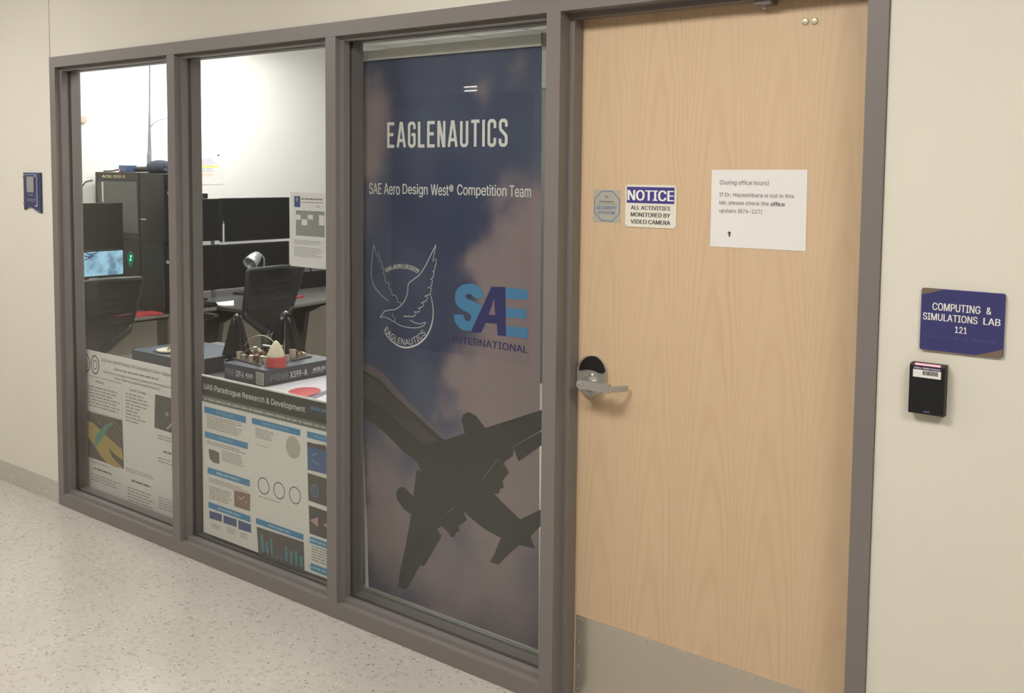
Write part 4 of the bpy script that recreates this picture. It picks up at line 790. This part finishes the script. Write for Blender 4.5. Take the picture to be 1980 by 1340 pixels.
desk([(-4.76, 1.63), (-3.62, 1.63), (-3.92, 3.3), (-4.76, 3.3)], 'dark desk with the silver lamp and four monitors', (1.74, 2.50, 3.2))
ZD = .7405
def tower(x0, x1, y0, y1, z0, z1, label, window, group='stacked black computer towers'):
    t = thing('computer_tower', ((x0+x1)/2, (y0+y1)/2, z0), label, 'computer', group)
    MB().box(x0, x1, y0, y1, z0, z1).build('case', M_DARKMETAL, t, bevel=.004)
    if window:
        MB().prism([(x0+.055, z0+.05), (x0+.03, z1-.06), (x1-.02, z1-.06), (x1-.01, z0+.05)], 'y', y0-.003, y0).build('side_window', mat('smoked_panel', (70, 70, 68), .2), t)
        for a in (.09,): MB().box(x0+a, x0+a+.018, y0-.005, y0-.003, z1-.20, z1-.065).build('bright_strip', mat('strip_pale', (196, 196, 190), .4), t)
        MB().box(x0+.095, x0+.112, y0-.005, y0-.003, z1-.25, z1-.225).build('bright_mark', _m['strip_pale'], t)
    MB().box(x1, x1+.004, y0+.02, y1-.02, z0+.03, z1-.03).build('front_panel', M_BLACK, t)
    if x1 > -4.1:
      for dy in (.03, .08): MB().lathe((x1+.004, y0+dy, z1-.12), [(.012, 0), (.010, .01)], (1, 0, 0), 16).build('port_cover', M_SILVER, t)
    return t
YTW = 1.172
tu = tower(-4.72, -4.19, YTW, 1.37, 1.19, 1.632, 'upper black computer tower with side window and gold letters', True)
tower(-4.72, -4.19, YTW, 1.37, ZD, 1.188, 'lower black computer tower glowing green, under the lettered one', False)
tv = tower(-4.180, -3.905, YTW, 1.37, 1.19, 1.627, 'plain black upper computer tower nearest the desk front', False)
MB().box(-4.17, -4.11, YTW-.003, YTW, 1.33, 1.337).build('slot_mark', _m['strip_pale'], tv)
tower(-4.180, -3.93, YTW, 1.37, ZD, 1.188, 'plain black lower computer tower at the desk front', False)
tm = MB(); text(tm, 'ACSL CFD 2', (-4.6254,-4.3453,1.5953,1.6131), 'y', YTW-.004, .02); tm.build('lettering', mat('gold_print', (222, 206, 150), .4), tu)
gx, gz = [(-4.2919,1.0753)][0]
t = thing('case_fan', (gx, YTW-.004, gz), 'green glowing fan on the side of the lower computer tower', 'fan')
MB().tube(arc((gx, YTW-.006, gz), .03, .04, 0, 20, 0, 6.28), .003, 6).build('ring', mat('green_dim', (10, 120, 80), .5, emit=.6), t)
for dx, dz in ((.005, .012), (0, -.012)): MB().lathe((gx+dx, YTW-.006, gz+dz), [(.010, 0), (.006, .004)], (0, -1, 0), 12).build('led', mat('green_led', (60, 255, 160), .5, emit=3), t)
for k_ in range(4): MB().box(gx-.022, gx+.018, YTW-.008, YTW-.004, gz-.036-k_*.008, gz-.033-k_*.008).build('louvre', _m['green_dim'], t)
# monitors
def screen_mat():
    M = mat('lit_screen', (150, 205, 232), .4, emit=1.0); nt, N, L = nodes(M); b = N['Principled BSDF']; tc = N.new('ShaderNodeTexCoord')
    n = N.new('ShaderNodeTexNoise'); n.inputs['Scale'].default_value = 14; n.inputs['Detail'].default_value = 2; L.new(tc.outputs['Object'], n.inputs['Vector'])
    cr = N.new('ShaderNodeValToRGB'); e = cr.color_ramp.elements; e[0].position = .33; e[0].color = lin((104, 140, 168))+(1,); e[1].position = .6; e[1].color = lin((168, 218, 240))+(1,)
    L.new(n.outputs[0], cr.inputs[0]); L.new(cr.outputs[0], b.inputs['Emission Color']); b.inputs['Base Color'].default_value = (0, 0, 0, 1)
    return M
M_LIT = screen_mat()
def monitor(x, y0, y1, z0, z1, label, lit=False, stand=None):
    t = thing('monitor', (x, (y0+y1)/2, stand if stand else z0), label, 'monitor', 'lab monitors')
    MB().box(x-.03, x, y0, y1, z0, z1).build('bezel', M_BLACK, t, bevel=.003)
    MB().box(x, x+.001, y0+.010, y1-.008, z0+.012, z1-.010).build('screen', M_LIT if lit else M_SCREEN_OFF, t)
    if stand:
        ym = (y0+y1)/2; MB().box(x-.06, x-.03, ym-.03, ym+.03, stand+.01, z0+.1).build('stand', M_BLACK, t); MB().prism(rrect(x-.15, x+.05, ym-.12, ym+.12, .03), 'z', stand, stand+.01).build('base', M_BLACK, t)
    return t
monitor(-4.20, .56, 1.064, 1.150, 1.4405, 'large dark monitor stacked above the lit blue screen', False)
ml = monitor(-4.20, .56, 1.066, .974, 1.148, 'monitor showing a pale blue picture beside the towers', True, ZD)
br_ = MB()
for P in ([(.80, 1.14), (.84, 1.12), (.87, 1.128), (.89, 1.137)], [(.80, 1.115), (.835, 1.105), (.86, 1.118)], [(.80, 1.09), (.82, 1.095), (.845, 1.108)]): br_.ribbon(P, .006, 'x', -4.1985)
br_.build('dark_branch', mat('branch_navy', (40, 50, 90), .5), ml)
monitor(-4.40, 1.43, 1.935, 1.150, 1.449, 'dark monitor of the top row, nearest the towers')
monitor(-4.40, 1.948, 2.563, 1.137, 1.4515, 'wide dark monitor at the top beside the schedule sheet')
monitor(-4.39, 1.43, 1.93, .80, 1.122, 'dark monitor of the bottom row, nearest the towers', stand=ZD)
monitor(-4.39, 1.945, 2.55, .80, 1.118, 'wide dark monitor at the bottom behind the silver lamp', stand=ZD)
t = thing('display_stand', (-4.50, 1.942, ZD), 'silver column stand rising between the dark monitors', 'stand')
MB().tube([(-4.50, 1.942, ZD), (-4.50, 1.942, 1.36)], .015, 12).build('column', M_SILVER, t)
for z in (.95, 1.3): MB().box(-4.475, -4.435, 1.60, 2.3, z-.015, z+.015).build('crossbar', M_SILVER, t)
MB().flat([(1.936, 1.14), (1.95, 1.14), (1.948, 1.27), (1.943, 1.30)], 'x', -4.37).box(-4.376, -4.368, 1.938, 1.948, 1.12, 1.27).build('cover_strip', mat('pale_strip', (200, 200, 196), .4), t)
o = MB().box(-4.44, -4.40, 1.80, 1.838, 1.451, 1.487).build('webcam', M_BLACK, bevel=.004); tag(o, 'small black webcam on the upper monitor nearest the towers', 'webcam')
# things on top of the towers
t = thing('network_adapter', (-4.43, 1.24, 1.633), 'small blue box with a red light on top of the lettered tower', 'adapter')
MB().box(-4.475, -4.385, 1.20, 1.28, 1.633, 1.678).build('body', mat('adapter_blue', (58, 78, 120), .4), t, bevel=.004)
MB().lathe((-4.462, 1.20, 1.645), [(.005, 0), (.003, .003)], (0, -1, 0), 12).build('led', mat('adapter_led', (255, 120, 130), .5, emit=2), t)
o = MB().tube([(-4.66, 1.20, 1.638), (-4.60, 1.23, 1.639), (-4.54, 1.22, 1.646), (-4.476, 1.23, 1.652)], .005, 8).build('cable', M_BLACK); tag(o, 'black cable running to the small blue box on the tower', 'cable')
t = thing('flashlight', (-4.28, 1.26, 1.633), 'short dark cylinder lying on the tower beside the round navy bag', 'tool')
MB().tube([(-4.365, 1.25, 1.652), (-4.34, 1.25, 1.652), (-4.335, 1.25, 1.652), (-4.20, 1.25, 1.654)], [.010, .010, .018, .018], 14).build('barrel', M_BLACK, t)
t = thing('round_bag', (-4.09, 1.27, 1.628), 'round navy fabric bag slumped on the front tower', 'bag')
MB().lathe((-4.10, 1.27, 1.628), [(.055, 0), (.082, .015), (.088, .035), (.078, .06), (.05, .078), (.015, .086)], seg=20, flute=.05, nf=5).build('body', mat('bag_navy', (40, 48, 66), .8), t, smooth=True)
MB().tube([(-4.02, 1.25, 1.65), (-3.98, 1.25, 1.64), (-3.95, 1.25, 1.634)], [.014, .012, .008], 8).build('strap', _m['bag_navy'], t)
o = MB().tube([(-4.76, 1.10, 1.46), (-4.76, 1.09, 1.52), (-4.75, 1.12, 1.565), (-4.74, 1.165, 1.575)], .005, 8).build('cable', M_BLACK); tag(o, 'black cable looping from the wall to the back of the tower', 'cable')
# items on the desks
o = MB().box(-4.06, -3.925, .86, 1.165, ZD, ZD+.012).build('red_folder', mat('folder_red', (176, 52, 62), .5)); tag(o, 'thin red folder at the desk edge in front of the towers', 'folder')
o = MB().box(-4.00, -3.98, .9, .98, ZD+.0125, ZD+.016).build('white_pen', M_WHITE); tag(o, 'short white pen on the red folder near the towers', 'pen')
t = thing('keyboard', (-4.05, 1.72, ZD), 'black keyboard on the desk behind the middle chair', 'keyboard')
MB().box(-4.18, -4.0, 1.45, 1.625, ZD, ZD+.02).build('base', M_BLACK, t, bevel=.003)
for i in range(5):
    for j in range(8): MB().box(-4.17+i*.034, -4.141+i*.034, 1.458+j*.0205, 1.475+j*.0205, ZD+.02, ZD+.026).build('key', M_DARKMETAL, t)
o = MB().prism([(-4.1571,1.6451),(-4.1628,1.8729),(-3.9449,1.7136),(-3.9837,1.6587)], 'z', ZD+.0005, ZD+.004).build('loose_paper', mat('bright_paper', (246, 246, 250), .6)); tag(o, 'white sheet of paper on the desk left of the middle chair', 'paper')
MR = [(-4.0001,2.2895)][0]
o = MB().box(MR[0]-.02, MR[0]+.03, MR[1]-.03, MR[1]+.05, ZD, ZD+.012).build('red_stapler', mat('stapler_red', (190, 50, 66), .4), bevel=.004); tag(o, 'small red stapler on the desk beside the middle chair', 'stapler')
t = thing('black_case', (-4.55, 2.95, ZD), 'long low black case at the back of the desk below the schedule sheet', 'case')
MB().box(-4.70, -4.40, 2.60, 3.28, ZD, ZD+.13).build('body', M_BLACK, t, bevel=.006); MB().tube(arc((-4.40, 2.72, ZD+.13), .0, .045, .05), .006, 8).build('handle', M_BLACK, t)
t = thing('purple_bottle', (-4.03, 1.455, ZD), 'slim bottle with a purple cap behind the towers', 'bottle')
MB().lathe((-4.03, 1.455, ZD), [(.03, 0), (.03, .11), (.018, .14)], seg=18).build('body', mat('bottle_grey', (160, 160, 164), .3), t); MB().lathe((-4.03, 1.455, ZD), [(.02, .14), (.02, .175), (.012, .18)], seg=16).build('cap', mat('cap_purple', (90, 60, 200), .4), t)
# silver desk lamp
ls = [(1.9286,1.0443),(1.8762,1.0188),(1.977,1.0703),(2.0249,0.9768)]
t = thing('desk_lamp', (-4.05, 2.15, ZD), 'silver gooseneck desk lamp in front of the dark monitors', 'lamp')
Lc = Vector((-4.0, ls[0][0], ls[0][1])); axd = Vector((.22, -.78, -.50)).normalized()
MB().lathe(Lc-axd*.055, [(.004, -.004), (.020, .002), (.033, .018), (.042, .045), (.048, .085), (.051, .118), (.048, .118), (.044, .085), (.02, .03)], axd, 28).build('shade', M_SILVER, t, smooth=True)
nk = Lc-axd*.03; e_ = (-4.02, ls[3][0], ls[3][1])
MB().tube([nk, (-4.0, nk.y+.035, nk.z+.008), (-4.01, nk.y+.065, nk.z-.02), e_, (-4.04, e_[1]+.012, e_[2]-.08), (-4.05, 2.15, ZD+.1), (-4.05, 2.15, ZD+.012)], .006, 8).build('neck', M_SILVER, t, smooth=True)
MB().lathe((-4.05, 2.15, ZD), [(.06, 0), (.06, .008), (.02, .014)], seg=24).build('base', M_SILVER, t)
# tall arm lamp lighting the wall
px_, pz_ = [(1.5392,1.6797)][0]
t = thing('arm_lamp', (-4.66, px_, ZD), 'tall slim arm lamp behind the towers washing the white wall', 'lamp')
M_POLE = mat('pole_grey', (128, 131, 136), .45)
MB().tube([(-4.66, px_, ZD), (-4.66, px_+.003, 1.75), (-4.66, px_+.006, 1.78), (-4.66, px_+.012, 2.05), (-4.66, px_+.022, 2.62)], [.016, .016, .013, .008, .006], 10).build('pole', M_POLE, t)
MB().prism(rrect(-4.72, -4.60, px_-.06, px_+.06, .02), 'z', ZD, ZD+.02).build('base', M_DARKMETAL, t)
MB().tube([(-4.66, px_+.01, 1.93), (-4.66, px_+.04, 1.975), (-4.66, px_+.09, 2.0), (-4.65, px_+.17, 2.02), (-4.64, px_+.25, 2.08)], .005, 8).build('branch_arm', M_POLE, t)
MB().lathe((-4.62, px_+.28, 2.02), [(.018, 0), (.04, .02), (.055, .06), (.05, .10), (.02, .125)], seg=20).build('bulb', mat('lamp_bulb', (240, 247, 255), .5, emit=LAMP_ARM*20), t, smooth=True)
# sheet on the wall, thermostat
WS = (2.0594,2.2372,1.5446,1.7578)
t = thing('wall_notice', (-4.78, WS[0], WS[2]), 'white notice with a yellow highlighted line taped on the lab wall', 'notice')
yy1 = WS[1]; yy0 = yy1-.279
MB().box(-4.779, -4.7775, yy0, yy1, WS[2], WS[3]).build('page', M_PAPER, t)
zz = WS[2]; hh = WS[3]-WS[2]
MB().rect((yy0+.03, yy1-.045, zz+hh*.60, zz+hh*.66), 'x', -4.777).build('yellow_highlight', mat('highlighter', (236, 232, 90), .6), t)
MB().rect((yy0+.03, yy1-.10, zz+hh*.27, zz+hh*.42), 'x', -4.777).build('peach_block', mat('peach', (232, 208, 186), .6), t)
tm = MB(); words(tm, (yy0+.03, yy1-.06, zz+hh*.68, zz+hh*.92), 4, 'x', -4.777, .35); words(tm, (yy0+.03, yy1-.06, zz+hh*.44, zz+hh*.58), 2, 'x', -4.777, .35); tm.build('small_print', mat('notice_ink', (150, 146, 170), .6), t)
MB().box(-4.777, -4.774, yy1-.05, yy1-.035, zz+hh*1.0, zz+hh*1.05).build('pin', M_INK, t)
th = [(1.1198,1.9822)][0]
o = MB().prism(rrect(th[0]-.035, th[0]+.022, th[1]-.022, th[1]+.022, .01), 'x', -4.78, -4.755).build('thermostat', mat('beige_plastic', (196, 182, 166), .5), bevel=.004); tag(o, 'small beige wall box high on the lab wall above the towers', 'thermostat')
# tall cabinet beyond the banner
t = thing('tall_cabinet', (-2.8, 4.2, 0), 'tall grey cabinet in the lab beyond the banner edge', 'cabinet')
MB().box(-3.45, -2.2, 3.9, 4.5, 0, 2.36).build('body', mat('cabinet_grey', (92, 94, 90), .5), t, bevel=.004)
MB().box(-3.45, -2.2, 3.885, 3.899, 2.31, 2.36).build('top_rim', mat('rim_grey', (140, 142, 138), .5), t)
for a in (-3.44, -2.82): MB().box(a, a+.61, 3.885, 3.899, .05, 2.30).build('door', _m['cabinet_grey'], t, bevel=.003)

# ------------------------------------------------------------ task chairs
def chair(cx, cy, label):
    t = thing('task_chair', (cx, cy, 0), label, 'chair', 'mesh-back task chairs at the desks')
    G = mat('chair_frame', (44, 46, 46), .45)
    P = [(cx+.05, cy-.203, 1.072), (cx+.05, cy-.196, 1.080), (cx+.055, cy, 1.086), (cx+.05, cy+.196, 1.080), (cx+.05, cy+.203, 1.072), (cx+.01, cy+.190, .93), (cx-.03, cy+.176, .815), (cx-.034, cy+.168, .80), (cx-.05, cy+.02, .69), (cx-.05, cy-.02, .69), (cx-.034, cy-.168, .80), (cx-.03, cy-.176, .815), (cx+.01, cy-.190, .93)]
    mb = MB(); vs = []
    mm = MB(); 
    for a in range(13):
        row = []
        for b_ in range(9):
            z = .70+(1.07-.70)*a/12; hw = .176+(z-.81)/.26*.026 if z > .81 else .02+(z-.69)/.12*.155; hw = min(hw, .2)
            yv = cy+hw*(b_/4-1); row.append(mm.b.verts.new((cx-.05+.105*(z-.69)/.39-.014*(1-(b_/4-1)**2), yv, z)))
        vs.append(row)
    for a in range(12):
        for b_ in range(8): mm.b.faces.new((vs[a][b_], vs[a][b_+1], vs[a+1][b_+1], vs[a+1][b_]))
    mm.build('backrest_mesh', mat('mesh_fabric', (28, 30, 31), .8, alpha=.90), t)
    MB().tube(P, .012, 8, closed=True).build('back_frame', G, t, smooth=True)
    for sg_ in (-1, 1): MB().tube([(cx-.025, cy+sg_*.176, .83), (cx-.032, cy+sg_*.165, .80), (cx-.046, cy, .685)], [.014, .02, .026], 8).build('support_arm', G, t, smooth=True)
    for k_ in range(5): MB().tube([(cx-.02+.0108*k_, cy-.172, .84+k_*.04), (cx-.014+.0108*k_, cy, .835+k_*.04), (cx-.02+.0108*k_, cy+.172, .84+k_*.04)], .003, 5).build('slat', M_BLACK, t)
    MB().tube([(cx-.05, cy, .70), (cx-.05, cy, .55), (cx-.08, cy, .44), (cx-.25, cy, .42)], [.03, .028, .026, .026], 10).build('spine', G, t, smooth=True)
    MB().prism(rrect(cx-.52, cx-.06, cy-.24, cy+.24, .07), 'z', .45, .51).build('seat', M_BLACK, t, bevel=.02, seg=3)
    MB().lathe((cx-.28, cy, .08), [(.03, 0), (.03, .2), (.022, .2), (.022, .36)], seg=16).build('column', M_STEEL, t)
    for k_ in range(5):
        a = k_*1.2566+.3; e = (cx-.28+.3*math.cos(a), cy+.3*math.sin(a), .075)
        lg_ = MB().tube([(cx-.28, cy, .10), e], [.025, .015], 8).build('leg', M_BLACK, t)
        MB().lathe((e[0], e[1]-.012, .03), [(.03, 0), (.03, .024)], (0, 1, 0), 16).build('caster', M_BLACK, lg_)
    return t
def copy_tree(o, parent=None):
    c = o.copy(); C.objects.link(c); c.parent = parent
    for ch in list(o.children): copy_tree(ch, c)
    return c
ch1 = chair(-3.10, 1.362, 'charcoal mesh-back task chair in front of the silver desk lamp')
c2 = copy_tree(ch1); c2.location = (-3.14, .31, 0); c2['label'] = 'charcoal mesh-back task chair in front of the lit blue screen'
